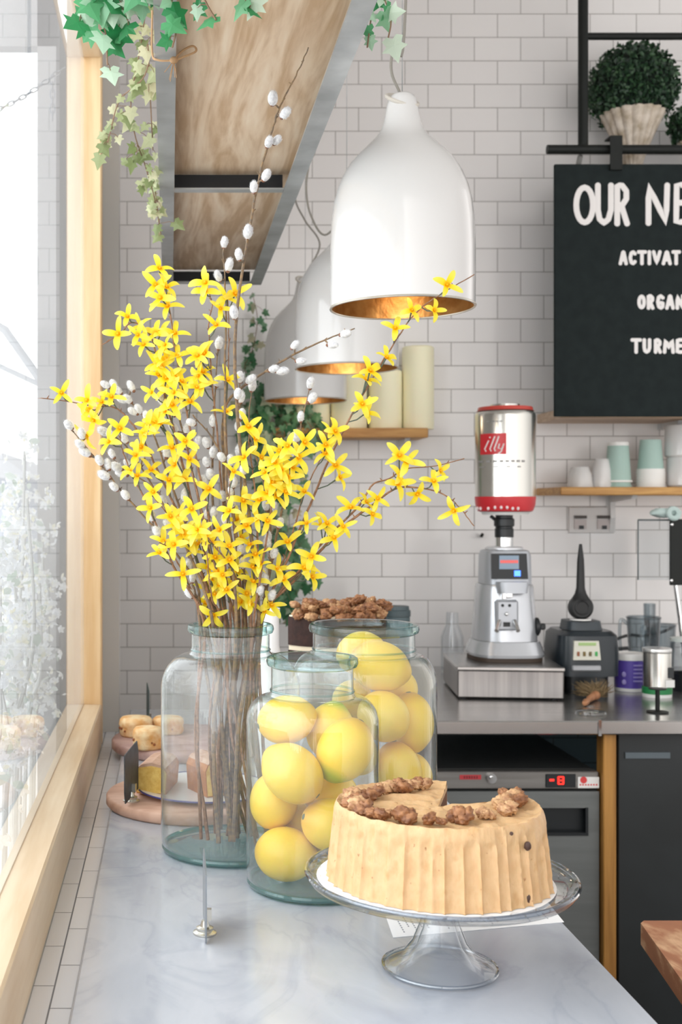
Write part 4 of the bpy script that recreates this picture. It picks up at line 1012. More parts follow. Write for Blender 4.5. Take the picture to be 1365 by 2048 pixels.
b.inputs['Subsurface Weight'].default_value = .12; b.inputs['Subsurface Scale'].default_value = .006
# strokes of the palette knife: each a shallow scoop with a raised right lip
strokes = []; a = A0
while a < A1: wd = rr(.10, .17); strokes.append((a, a+wd, rr(-.0006, .0008), rr(.72, 1.02), rr(0, .25))); a += wd
def frost_r(a, t):
    r = .1235-.0095*t-.003*max(0, t-.9)*10*.5
    for (s0, s1, o_, top, lo) in strokes:
        if s0 <= a < s1:
            u = (a-s0)/(s1-s0)
            scoop = -.0026*math.sin(math.pi*u)**.7+.0026*(max(0, u-.86)/.14)**1.5
            f = min(1, max(0, (top-t)*9))
            r += o_+scoop*f
            break
    r += .0009*noise.noise(Vector((a*9, t*7, 1)))+.0005*noise.noise(Vector((a*30, t*22, 3)))
    return r
NA, NT = 330, 34
ck = MB(); rings = []
for j in range(NT+1):
    t = j/NT; row = []
    for i in range(NA+1):
        a = A0+(A1-A0)*i/NA; r = frost_r(a, t); z = HC*t
        if j == NT: r -= .0012; z += .0022*noise.noise(Vector((a*8, 0, 5)))+.001
        if j == 0: r += .0008
        ck.v.append(CK+Vector((r*math.cos(a), r*math.sin(a), z))); row.append(len(ck.v)-1)
    rings.append(row)
for k in range(1, 26):
    s = 1-k/25.0; row = []
    for i in range(NA+1):
        a = A0+(A1-A0)*i/NA; r0 = frost_r(a, 1)-.0012; r = r0*max(s, .004)
        x, y = r*math.cos(a), r*math.sin(a)
        rim = max(0, (s-.86)/.14)
        z = HC+.001-.006*(1-rim**2)+.0055*noise.noise(Vector((x*26+3*noise.noise(Vector((x*18, y*18, 0))), y*70, 2)))+.0012*noise.noise(Vector((x*90, y*90, 4)))
        ck.v.append(CK+Vector((x, y, z))); row.append(len(ck.v)-1)
    rings.append(row)
for p, q in zip(rings, rings[1:]):
    for i in range(NA): ck.face((p[i], p[i+1], q[i+1], q[i]))
cake = thing('walnut_cake', 'caramel frosted round cake with walnut ring and missing wedge on glass stand', 'cake', CK)
ck.build('frosting', frost, cake, angle=70)
crumb = M('brown_crumb', (122, 78, 48), .9, noise_=(150, (90, 54, 32)), bump=(160, .6, .004))
for aa in (A0, A1):
    d = Vector((math.cos(aa), math.sin(aa), 0)); m = MB(); nn = d.cross(Vector((0, 0, 1)))*(.0004 if aa == A0 else -.0004)
    def q(r0, r1, z0, z1): m.add([CK+nn+d*r0+Vector((0, 0, z0)), CK+nn+d*r1+Vector((0, 0, z0)), CK+nn+d*(r1-.006*(z1-z0)/HC)+Vector((0, 0, z1)), CK+nn+d*r0+Vector((0, 0, z1))], [(0, 1, 2, 3)])
    m.mat(0); q(0, .116, .001, .034); q(0, .1135, .040, HC-.010)
    m.mat(1); q(0, .116, .034, .040); q(.1135, .119, .001, HC-.006); q(0, .1135, HC-.010, HC-.004)
    m.build('cut_face', [crumb, frost], cake, False)
# walnuts
wal_m = M('walnut', (168, 118, 78), .6, noise_=(120, (112, 70, 44)), bump=(220, .5, .002))
wal_p = M('walnut_pale', (206, 166, 122), .6, noise_=(120, (150, 104, 70)), bump=(220, .5, .002))
wal = []
for k in range(6):
    mb = MB(); random.seed(40+k); off = Vector((k*7.3, 0, 0))
    def wf(p): 
        g = noise.noise(p*2.2+off)*.28+noise.noise(p*4.6+off)*.25
        return 1+g-.25*max(0, .16-abs(p.x))/.16
    mb.ball((0, 0, 0), (.0125, .0105, .0075), 28, 18, fn=wf); o = mb.build('walnut', wal_m if k % 3 else wal_p, org=(0, 0, 0), angle=80)
    COL.objects.unlink(o); wal.append(o)
def walnut(parent, pos, sc, rot=None, k=None):
    o = random.choice(wal).copy() if k is None else wal[k].copy()
    COL.objects.link(o); o.parent = parent; o.location = Vector(pos)-ORG[parent.name]; o.scale = (sc,)*3
    o.rotation_euler = rot or (rr(-.6, .6), rr(-.6, .6), rr(0, 6.28)); return o
random.seed(9)
ZT = CK.z+HC
for (px, py, s) in ((706, 1594, 1.15), (722, 1604, 1.2), (716, 1612, 1.1), (735, 1592, 1.05), (702, 1606, 1.0), (728, 1618, 1.0), (745, 1626, .8), (760, 1629, .9), (771, 1628, .8), (752, 1585, .9), (766, 1578, .85), (784, 1574, .95), (796, 1570, 1.0), (809, 1577, .95), (826, 1571, .9), (841, 1567, 1.0), (849, 1569, .85),
                    (808, 1632, 1.15), (818, 1634, 1.0), (860, 1638, .85), (878, 1640, .5), (888, 1641, .45), (914, 1631, 1.1), (929, 1634, 1.0), (921, 1627, .9), (968, 1626, .8), (978, 1628, .7), (1004, 1615, 1.0), (1016, 1618, 1.0), (1008, 1603, 1.1), (1022, 1598, 1.1), (1036, 1603, 1.05), (1012, 1592, .9), (1030, 1592, .95), (1042, 1597, .8)):
    D = (CZ-ZT-.002)*FPX/(py-PY0)
    dd = Vector((XX(px, D)-CK.x, D-CK.y, 0))
    if dd.length > .106: dd *= .106/dd.length
    walnut(cake, Vector((CK.x+dd.x, CK.y+dd.y, ZT-.0005+.0055*s*.6)), s*.92)
for (px, py) in ((1007, 1692), (1008, 1797), (970, 1667)):
    a = math.atan2(-.8, (px-878)/200.0*.72); u = (px-876)/216.0; aa = -math.acos(max(-.98, min(.98, u)))
    p = CK+Vector((.1195*math.cos(aa), .1195*math.sin(aa), 0)); p.z = ZY(py, p.y)
    rs = MB().ball(p, (.0038, .003, .0048) if py != 1667 else (.002, .002, .002), 10, 8, fn=lambda q: 1+.4*noise.noise(q*3))
    rs.build('raisin', M('raisin', (70, 46, 36), .6), cake)


# ---- receipt under the stand
rcpt = MB(); zq = .9006
pts = [P(768, 1838, 1), P(1100, 1812, 1), P(1130, 1843, 1), P(787, 1875, 1)]
def onctr(px, py, z=zq): D = (CZ-z)*FPX/(py-PY0); return Vector((XX(px, D), D, z))
q = [onctr(772, 1832), onctr(1098, 1806), onctr(1129, 1844), onctr(787, 1875)]
rcpt = MB().add(q+[p-Vector((0, 0, .0003)) for p in q], [(0, 1, 2, 3), (4, 7, 6, 5), (0, 4, 5, 1), (1, 5, 6, 2), (2, 6, 7, 3), (3, 7, 4, 0)])
m = MB(); m.add(q+[p-Vector((0, 0, .0003)) for p in q], [(0, 1, 2, 3), (4, 7, 6, 5), (0, 4, 5, 1), (1, 5, 6, 2), (2, 6, 7, 3), (3, 7, 4, 0)])
rc = m.build('paper_sheet', M('paper', (246, 246, 248), .7), smooth=False, org=q[3]); tag(rc, 'printed white paper sheet lying on the marble under the cake stand', 'paper')
m = MB(); random.seed(2)
for i in range(24):
    u = .06+i*.037
    if i in (9, 10, 17, 18, 21): continue
    a = q[0].lerp(q[1], u).lerp(q[3].lerp(q[2], u), rr(.1, .3)); e = q[0].lerp(q[1], u+.012).lerp(q[3].lerp(q[2], u+.012), rr(.6, .88))
    n_ = 6
    for k in range(n_):
        p0, p1 = a.lerp(e, k/n_), a.lerp(e, (k+.6)/n_)
        up = Vector((0, 0, .00012)); sx = Vector((.0009, 0, 0))
        m.add([p0-sx+up, p0+sx+up, p1+sx+up, p1-sx+up], [(0, 1, 2, 3)])
m.build('printed_lines', M('print_ink', (150, 152, 160), .8), rc, False)

# ================================================================== TAGS, BOARDS, BAKES
slate = M('slate_card', (66, 70, 74), .5, noise_=(60, (48, 52, 56)))
def price_tag(base, ang, h0, h1, depth, label, tilt=0, mat_=slate):
    t = thing('price_tag_holder', label, 'price tag', base)
    MB().lathe([(0, 0), (.0145, 0), (.0145, .002), (.010, .004), (.0105, .0075), (.006, .009), (.004, .016), (0, .017)], base, 28).build('stand', M('silver_holder', (208, 206, 198), .25, .8), t)
    rot = Matrix.Rotation(ang, 3, 'Z') @ Matrix.Rotation(tilt, 3, 'Y')
    y0, y1, z0, z1 = -depth*.5, depth*.5, h0, h1; e = (z1-z0)*.22
    poly = [(y0, z0+e), (y0+depth*.06, z0), (y1, z0+e*.4), (y1-depth*.0, z1-e), (y1-depth*.1, z1), (y0, z1-e*.5)]
    mb = MB(); n0 = len(mb.v); mb.prism(poly, -.0009, .0009, 'x')
    for i in range(n0, len(mb.v)): mb.v[i] = rot @ mb.v[i]+base+Vector((0, 0, 0))
    mb.build('card', mat_, t, False)
    cl = MB().box(-.0035, .0035, -.004, .004, .0165, .03); 
    for i in range(len(cl.v)): cl.v[i] = rot @ (cl.v[i]+Vector((.0046, 0, 0)))+base
    cl.build('clip', M('silver_holder', (208, 206, 198), .25, .8), t, False)
b1 = onctr(410, 1866); b1.z = .9003
price_tag(b1, .01, .001, .094, .085, 'thin metal price tag seen edge-on standing alone on the marble', mat_=M('tag_grey', (140, 146, 152), .35, .5))
walnut_w = wood('board_wood', (216, 178, 156), (188, 146, 124), (6, 14, 14), .55, 1.5)
walnut_w2 = wood('board_wood_far', (196, 164, 156), (164, 130, 124), (6, 14, 14), .55, 1.5)
def board(c, r, h, mat_, label):
    c = Vector(c); o = MB().lathe([(0, 0), (r-.004, 0), (r, .004), (r, h-.004), (r-.003, h), (0, h)], c, 72).build('serving_board', mat_, org=c, angle=60); return tag(o, label, 'serving board')
B1 = Vector((.046, 2.112, .9003)); board(B1, .158, .020, walnut_w, 'round pink-brown wooden board holding the plate of loaf cake')
B2 = Vector((.042, 2.60, .9003)); board(B2, .168, .022, walnut_w2, 'farther round wooden board with scones')
pc = Vector((.062, 2.112, B1.z+.0204))
pl = thing('enamel_plate', 'white plate with blue rim on the nearer wooden board', 'plate', pc)
MB().lathe([(0, 0), (.08, 0), (.10, .004), (.118, .0085), (.119, .0095), (.116, .0098), (.098, .006), (.08, .003), (0, .003)], pc, 64).build('dish', M('enamel', (240, 240, 242), .2), pl)
MB().torus(pc+Vector((0, 0, .0095)), .1185, .0016, 64, 8).build('rim_line', M('enamel_blue', (70, 72, 140), .3), pl)
cr = M('loaf_crumb', (240, 206, 120), .9, noise_=(90, (222, 178, 90)), bump=(160, .5, .003)); crust = M('loaf_crust', (188, 120, 66), .8, noise_=(60, (160, 96, 52))); glaze = M('loaf_top', (206, 172, 150), .6, noise_=(50, (180, 136, 110)))
def loaf(c, ln, wd, h, ang, label):
    c = Vector(c); t = thing('loaf_cake', label, 'loaf cake', c); rt = Matrix.Rotation(ang, 3, 'Z')
    prof = [(-wd/2*.9, 0), (wd/2*.9, 0), (wd/2, h*.72), (wd/2*.8, h*.92), (0, h), (-wd/2*.8, h*.92), (-wd/2, h*.72)]
    def mk(poly, a, b_, nm, mt):
        m = MB().prism(poly, a, b_, 'y')
        m.v = [rt @ v+c for v in m.v]; return m.build(nm, mt, t, False)
    inner = [(x*.94, .002+z*.93) for x, z in prof]
    mk(inner, -ln/2-.0008, -ln/2+.004, 'cut_face', cr); mk(prof, -ln/2, ln/2, 'crust', crust)
    top = [(-wd/2*.85, h*.9), (wd/2*.85, h*.9), (wd/2*.6, h*1.0), (0, h*1.08), (-wd/2*.6, h*1.0)]
    mk(top, -ln/2-.0004, ln/2+.001, 'icing', glaze)
zp = pc.z+.0034
loaf((-.022, 2.13, zp), .10, .058, .050, R(-12), 'golden loaf cake with cut face, visible left of the tall jar')
loaf((.072, 2.10, zp), .075, .060, .062, R(25), 'second piece of loaf cake seen through the tall jar')
ts = MB(); 
price_tag(Vector((XX(264, 2.04)-.001, 2.045, B1.z+.0204)), R(-14), .004, .096, .085, 'dark slate price tag leaning on the nearer wooden board')
price_tag(Vector((XX(296, 2.86), 2.86, .9003)), R(6), .004, .10, .06, 'dark edge-on price tag standing behind the scones', mat_=M('tag_green', (84, 100, 98), .5))
scm = M('scone', (244, 220, 176), .8, noise_=(36, (222, 160, 88)), bump=(50, .8, .006)); 
def scone(px, D, r, h, seed, label):
    c = Vector((XX(px, D), D, B2.z+.0226)); off = Vector((seed*3.1, 0, 0))
    t = thing('scone', label, 'scone', c)
    MB().lathe([(0, 0), (r*.92, 0), (r, .004), (r*1.0, h*.35), (r*.97, h*.5), (r*1.02, h*.62), (r*.98, h*.88), (r*.85, h), (r*.4, h*1.03), (0, h*1.02)], c, 48, rfun=lambda rr_, z, a: rr_*(1+.05*noise.noise(Vector((math.cos(a)*2, math.sin(a)*2, z*60))+off))).build('crumb', scm, t, angle=80)
    m = MB(); random.seed(seed)
    for k in range(4):
        a = rr(3.3, 6.1); z = rr(.2, .5)*h; m.ball(c+Vector((math.cos(a)*r, math.sin(a)*r, z)), rr(.002, .0035), 8, 6)
    m.build('currant', M('currant', (150, 88, 50), .7), t)
scone(272, 2.625, .036, .040, 1, 'leftmost golden scone at the back of the farther board')
scone(296, 2.485, .031, .043, 2, 'golden scone at the front of the farther board, touching the tall jar view')
scone(336, 2.65, .034, .036, 3, 'pale scone half hidden by the tall jar, behind the other two')

# ---- chocolate cake on a raised stand, behind the jars
CD = 2.42; ch_c = Vector((XX(664, CD), CD, .9003))
zc0 = ZY(1335, CD-.1)
ps = thing('tall_cake_stand', 'pale raised cake stand carrying the chocolate walnut cake', 'cake stand', ch_c)
hh = zc0-.9003
MB().lathe([(0, 0), (.07, 0), (.072, .004), (.03, .012), (.018, .03), (.016, hh-.03), (.03, hh-.012), (.06, hh-.008)], ch_c, 48).build('pedestal', clear_glass, ps)
MB().lathe([(0, hh-.0078), (.125, hh-.0075), (.128, hh-.003), (.126, hh-.001), (0, hh-.001)], ch_c, 64).build('plate', M('stand_blue_white', (222, 230, 240), .25), ps)
cp_ = ch_c+Vector((0, 0, hh-.0004)); hcake = ZY(1232, CD-.08)-cp_.z
chk = thing('chocolate_cake', 'dark chocolate layer cake topped with heaps of walnuts behind the jars', 'cake', cp_)
choc = M('chocolate_crumb', (64, 40, 34), .85, noise_=(90, (48, 30, 26)), bump=(120, .5, .003)); icing = M('cream_icing', (236, 222, 196), .6)
aA, aB = R(-150), R(95)
for (z0, z1, mt, nm, ex) in ((0, hcake*.30, choc, 'sponge', 0), (hcake*.30, hcake*.40, icing, 'filling', -.002), (hcake*.40, hcake*.965, choc, 'sponge', 0), (hcake*.965, hcake, icing, 'icing', -.003)):
    m = MB(); r = .108+ex; pts = [(0, 0)]+[(r*math.cos(aA+(aB-aA)*i/40), r*math.sin(aA+(aB-aA)*i/40)) for i in range(41)]
    m.prism([(cp_.x+x, cp_.y+y) for x, y in pts], cp_.z+z0+.0001, cp_.z+z1, 'z'); m.build(nm, mt, chk, False)
random.seed(14)
for i in range(130):
    a = aA+(aB-aA)*rr(.02, .98); r = .112*math.sqrt(rr(.04, 1))
    z = cp_.z+hcake+.004+(.008 if i % 3 == 0 else 0)+(.014 if i % 5 == 0 else 0)-(.004 if r > .1 else 0)
    walnut(chk, (cp_.x+r*math.cos(a), cp_.y+r*math.sin(a), z), rr(.8, 1.15))
# small clear glass of white straws/sugar beside the flower jar
c = Vector((XX(541, 2.3), 2.3, .9003)); h = ZY(1216, 2.3)-.9; r = .028
lathe_thing('milk_bottle', 'white slim bottle half hidden to the right of the tall flower jar', 'bottle', c, [('body', [(0, 0), (r, 0), (r, h*.6), (r*.62, h*.78), (r*.6, h*.97)], M('milk_white', (244, 244, 246), .25)), ('cap', [(r*.66, h*.9702), (r*.66, h), (0, h)], white_p)])

# ================================================================== BOUQUET
petal_m = leafy('forsythia_petal', [(0, (246, 160, 0)), (.16, (250, 194, 6)), (.34, (250, 226, 40)), (1, (246, 236, 104))], .42, .5, radial=.021)
catkin_m = M('catkin_fur', (226, 226, 226), .9, noise_=(260, (190, 190, 194)), sheen=.8)
scale_m = M('bud_scale', (126, 84, 60), .6)
fl_protos = []
for k in range(5):
    random.seed(60+k); mb = MB()
    for j in range(4):
        L = rr(.0185, .0235); W = rr(.0027, .0040); drop = rr(-.25, .55); ang = j*math.pi/2+rr(-.22, .22); tw_ = rr(-.5, .5)
        b0 = len(mb.v); n_ = 7
        for i in range(n_+1):
            u = i/n_; wv = W*(.35+.9*math.sin(math.pi*min(u*.86+.1, 1))**.8) if i < n_ else W*.25
            x = L*u; z = L*(.30*math.sin(u*1.9)-drop*u*u*.8)
            for sgn, dz in ((-1, .0011), (0, 0), (1, .0011)):
                y = sgn*wv; p = Vector((x, y*math.cos(tw_*u), z+dz*math.sin(math.pi*u)+y*math.sin(tw_*u)))
                mb.v.append(Matrix.Rotation(ang, 3, 'Z') @ p)
        for i in range(n_):
            for s in (0, 1):
                a = b0+3*i+s; mb.face((a, a+1, a+4, a+3))
    mb.ball((0, 0, .0015), (.0022, .0022, .0032), 8, 6)
    o = mb.build('blossom', petal_m, org=(0, 0, 0), angle=80); COL.objects.unlink(o); fl_protos.append(o)
ck_protos = []
for k in range(4):
    random.seed(80+k); mb = MB(); off = Vector((k*5, 0, 0))
    Lc = rr(.0085, .0105); Wc = rr(.0050, .0062)
    mb.ball((0, 0, Lc), (Wc, Wc, Lc), 14, 10, fn=lambda p: 1+.10*noise.noise(p*3+off))
    for i in range(300):
        d = Vector((random.gauss(0, 1), random.gauss(0, 1), random.gauss(.2, 1))).normalized()
        p = Vector((d.x*Wc*.95, d.y*Wc*.95, Lc+d.z*Lc*.95)); e = p+(d+Vector((0, 0, .5))).normalized()*rr(.0016, .0036)
        sd = d.orthogonal().normalized()*.00017
        mb.add([p-sd, p+sd, e], [(0, 1, 2)])
    mb.mat(1); mb.ball((.0006, 0, .0012), (Wc*.62, Wc*.55, .0032), 10, 6)
    o = mb.build('catkin', [catkin_m, scale_m], org=(0, 0, 0), angle=80); COL.objects.unlink(o); ck_protos.append(o)

W_BR = [
 ([(515, 1242), (500, 1050), (478, 860), (470, 700), (480, 580), (500, 455), (520, 350), (545, 260), (562, 210), (588, 160), (618, 95)], 1.60, 'tallest pussy willow branch, reaching up over the plywood shelf'),
 ([(470, 1242), (455, 1000), (450, 800), (452, 640), (450, 560), (446, 500)], 1.76, 'upright pussy willow branch ending just below the shelf, left of the tallest'),
 ([(480, 1242), (452, 1000), (446, 850), (460, 797), (520, 750), (590, 708), (650, 680), (709, 657)], 1.78, 'thick pussy willow branch slanting right across the lamps'),
 ([(537, 1242), (548, 1100), (566, 1010), (590, 900), (605, 840), (622, 765)], 1.83, 'short thin pussy willow twig rising in front of the farthest lamp'),
 ([(402, 1242), (392, 1165), (330, 1080), (250, 990), (190, 915), (140, 855)], 1.80, 'lowest left pussy willow branch, its tip over the window post'),
 ([(435, 1242), (395, 1120), (340, 960), (300, 855), (262, 805), (213, 770)], 1.86, 'left pussy willow branch ending in a clustered tip before the grey post'),
 ([(425, 1242), (385, 1120), (310, 980), (250, 890), (203, 862)], 1.84, 'left pussy willow branch between the clustered one and the lowest'),
 ([(445, 1242), (410, 1060), (375, 900), (350, 800), (345, 770)], 1.84, None),
 ([(412, 1242), (388, 1180), (380, 1120), (330, 1000), (240, 930), (212, 905)], 1.87, None),
 ([(490, 1242), (484, 1050), (480, 850), (480, 750)], 1.80, None),
 ([(500, 1242), (470, 1050), (462, 950), (420, 870), (385, 830)], 1.77, None),
 ([(455, 1242), (430, 1080), (425, 940), (428, 840), (436, 690)], 1.82, None),
 ([(528, 1242), (540, 1120), (535, 1000), (500, 860), (505, 770)], 1.86, None),
]
F_BR = [
 ([(450, 1242), (420, 1050), (385, 880), (362, 760), (348, 680), (338, 610), (325, 560), (318, 540)], 1.77, 'tall forsythia branch with blossoms in front of the shelf end, left'),
 ([(435, 1242), (395, 1050), (345, 850), (318, 740), (300, 670), (265, 645), (240, 668), (203, 690)], 1.80, 'forsythia branch bending left with drooping tip near the grey post'),
 ([(475, 1242), (450, 1050), (435, 870), (424, 760), (418, 650), (425, 610), (412, 570)], 1.74, 'upright forsythia branch below the right half of the shelf'),
 ([(485, 1242), (462, 1000), (452, 850), (458, 700), (455, 590)], 1.77, 'straight forsythia branch beside the upright pussy willow stem'),
 ([(430, 1242), (375, 1070), (320, 950), (280, 870), (235, 818), (185, 812), (130, 802), (80, 796)], 1.80, 'far-left forsythia branch reaching horizontally over the window post'),
 ([(408, 1242), (345, 1130), (305, 1030), (265, 950), (245, 900), (240, 860)], 1.78, 'left forsythia branch below the far-left one'),
 ([(518, 1242), (570, 1130), (620, 1010), (665, 905), (720, 800), (780, 700), (830, 628), (880, 590), (949, 549)], 1.72, 'longest right forsythia branch, its tip crossing the nearest lamp'),
 ([(522, 1242), (600, 1140), (655, 1075), (720, 1010), (745, 970), (780, 957), (810, 938), (870, 932), (930, 917)], 1.74, 'upper of two forked low right forsythia branches against the tiles'),
 ([(526, 1242), (600, 1150), (680, 1060), (745, 1010), (790, 978), (830, 975), (880, 985), (915, 1010), (948, 1052)], 1.71, 'lowest right forsythia branch with drooping tip near the coffee tin'),
 ([(505, 1242), (530, 1100), (545, 1000), (560, 920), (572, 890)], 1.72, 'forsythia branch ending in the thick cluster right of centre'),
 ([(500, 1242), (515, 1110), (512, 1000), (500, 900), (497, 850)], 1.76, None),
 ([(470, 1242), (430, 1130), (405, 1030), (378, 915), (370, 880)], 1.73, None),
 ([(460, 1242), (450, 1130), (455, 1040), (462, 950)], 1.73, None),
 ([(420, 1242), (405, 1150), (360, 1060), (320, 1010), (300, 985)], 1.75, None),
 ([(495, 1242), (470, 1150), (420, 1080), (380, 1020)], 1.71, None),
 ([(515, 1242), (545, 1180), (580, 1085), (610, 985), (650, 900), (665, 862)], 1.76, 'forsythia branch just left of the longest right one'),
 ([(400, 1242), (378, 1170), (340, 1100), (318, 1085)], 1.75, 'shortest forsythia branch low on the left of the bouquet'),
 ([(440, 1242), (425, 1200), (418, 1150), (411, 1080)], 1.72, None),
]
FLOWERS = [(319, 537), (333, 575), (312, 570), (336, 613), (322, 596), (255, 634), (237, 668), (282, 651), (276, 670), (288, 690), (312, 667), (322, 665), (331, 690), (322, 701), (350, 667), (356, 712), (312, 728), (322, 733), (333, 720), (316, 750), (333, 756), (354, 754), (364, 764), (333, 781), (349, 785), (304, 785), (368, 783), (381, 804), (345, 810), (331, 823), (324, 848), (312, 844), (295, 853), (412, 566), (411, 583), (441, 617), (453, 596), (470, 588), (433, 651), (411, 707), (396, 712), (406, 745), (398, 752), (394, 775), (406, 773), (455, 760), (453, 825), (223, 794), (204, 804), (240, 857), (123, 786), (180, 820), (175, 801), (188, 840), (175, 872), (219, 884), (290, 869), (317, 847), (283, 894), (272, 911), (302, 940), (261, 943), (275, 952), (344, 896), (378, 918), (373, 884), (351, 930), (337, 960), (368, 960), (307, 984), (302, 1016), (341, 1033), (351, 1048), (361, 1028), (383, 1018), (368, 1070), (327, 1084), (349, 1089), (319, 1106), (366, 1148), (388, 1104), (370, 882), (467, 943), (497, 854), (510, 877), (489, 915), (560, 902), (576, 892), (522, 915), (540, 940), (563, 940), (535, 986), (563, 968), (553, 991), (571, 984), (609, 885), (596, 915), (652, 890), (662, 864), (652, 907), (609, 984), (418, 978), (459, 1022), (487, 1001), (515, 1037), (494, 1052), (535, 1042), (411, 1072), (421, 1085), (398, 1088), (459, 1093), (482, 1075), (512, 1110), (522, 1128), (576, 1085), (614, 1047), (609, 1136), (624, 1154), (624, 1113), (436, 1143), (416, 1136), (423, 1159), (555, 1138), (568, 1159), (454, 1179), (431, 1189), (411, 1207), (426, 1230), (487, 1214), (500, 1207), (494, 1187), (530, 1222), (543, 1210), (474, 1143), (507, 1164), (642, 1052), (654, 1047), (365, 1062), (474, 1040), (671, 931), (679, 955), (687, 1053), (703, 1016), (732, 1005), (756, 997), (745, 1029), (669, 1076), (799, 952), (795, 968), (814, 923), (799, 911), (835, 987), (880, 942), (868, 963), (909, 1021), (894, 570), (868, 621), (824, 621), (791, 657), (773, 716), (740, 742), (733, 760), (725, 808), (733, 826), (670, 863), (545, 965), (530, 945), (585, 935), (440, 1060), (400, 1060), (445, 1150), (460, 1120), (505, 1135), (440, 1170), (415, 1180), (395, 1060), (430, 1115), (385, 1085), (468, 1165), (550, 925), (575, 955), (520, 1000), (500, 1090)]
CATKINS = [(546, 200), (569, 228), (538, 285), (554, 280), (532, 352), (508, 375), (496, 467), (449, 485), (478, 510), (458, 533), (437, 553), (469, 628), (438, 689), (480, 756), (476, 789), (436, 764), (138, 851), (164, 869), (161, 889), (173, 906), (200, 922), (211, 952), (229, 974), (252, 991), (304, 1033), (317, 1065), (380, 1130), (386, 1155), (380, 1187), (212, 770), (228, 770), (236, 781), (246, 799), (256, 799), (263, 774), (267, 823), (278, 819), (295, 835), (210, 864), (222, 869), (249, 877), (224, 908), (216, 930), (236, 935), (246, 947), (256, 928), (275, 901), (285, 908), (324, 801), (363, 794), (358, 820), (346, 823), (349, 857), (373, 857), (383, 845), (349, 886), (334, 906), (327, 1001), (371, 991), (366, 935), (339, 1050), (371, 1033), (505, 773), (482, 796), (484, 829), (477, 854), (426, 844), (396, 882), (413, 887), (426, 907), (444, 915), (461, 923), (479, 905), (487, 940), (421, 951), (411, 963), (413, 925), (461, 984), (446, 994), (464, 1006), (467, 966), (370, 994), (416, 1029), (428, 1027), (451, 1040), (548, 1014), (532, 1012), (560, 1047), (535, 1088), (548, 1108), (482, 1100), (433, 1110), (461, 1126), (530, 1146), (530, 1161), (487, 1128), (520, 1182), (543, 1192), (479, 1184), (380, 1131), (621, 768), (624, 798), (602, 834), (593, 876), (583, 907), (537, 1072), (590, 690), (602, 722), (547, 738), (562, 742), (665, 690), (690, 668), (500, 760)]
def path3d(px, D1, i):
    random.seed(200+i)
    mx, my = px[0]; X = XX(mx, 1.827)-J1.x; lim = math.sqrt(max(.046**2-X*X, .0001)); dD = lim*rr(-.9, .9)
    mouth = Vector((J1.x+max(-.047, min(.047, X)), 1.827+dD, 1.244))
    bx_ = max(-.06, min(.062, X*.35+.012+random.gauss(0, .028))); by_ = max(-.06, min(.06, -dD*.5+random.gauss(0, .02)))
    bot = Vector((J1.x+bx_, 1.827+by_, .9195)); mid = bot.lerp(mouth, .5)+Vector((rr(-.018, .012), rr(-.015, .015), 0))
    pts = [bot, mid, mouth]; n = len(px)-1
    for k in range(1, n+1):
        u = k/n; D = (1.827+dD)*(1-u)+D1*u
        pts.append(P(px[k][0], px[k][1], D))
    return smoothpath(pts, 7)
def proj(p): return (PX0+FPX*p.x/p.y, PY0-FPX*(p.z-CZ)/p.y)
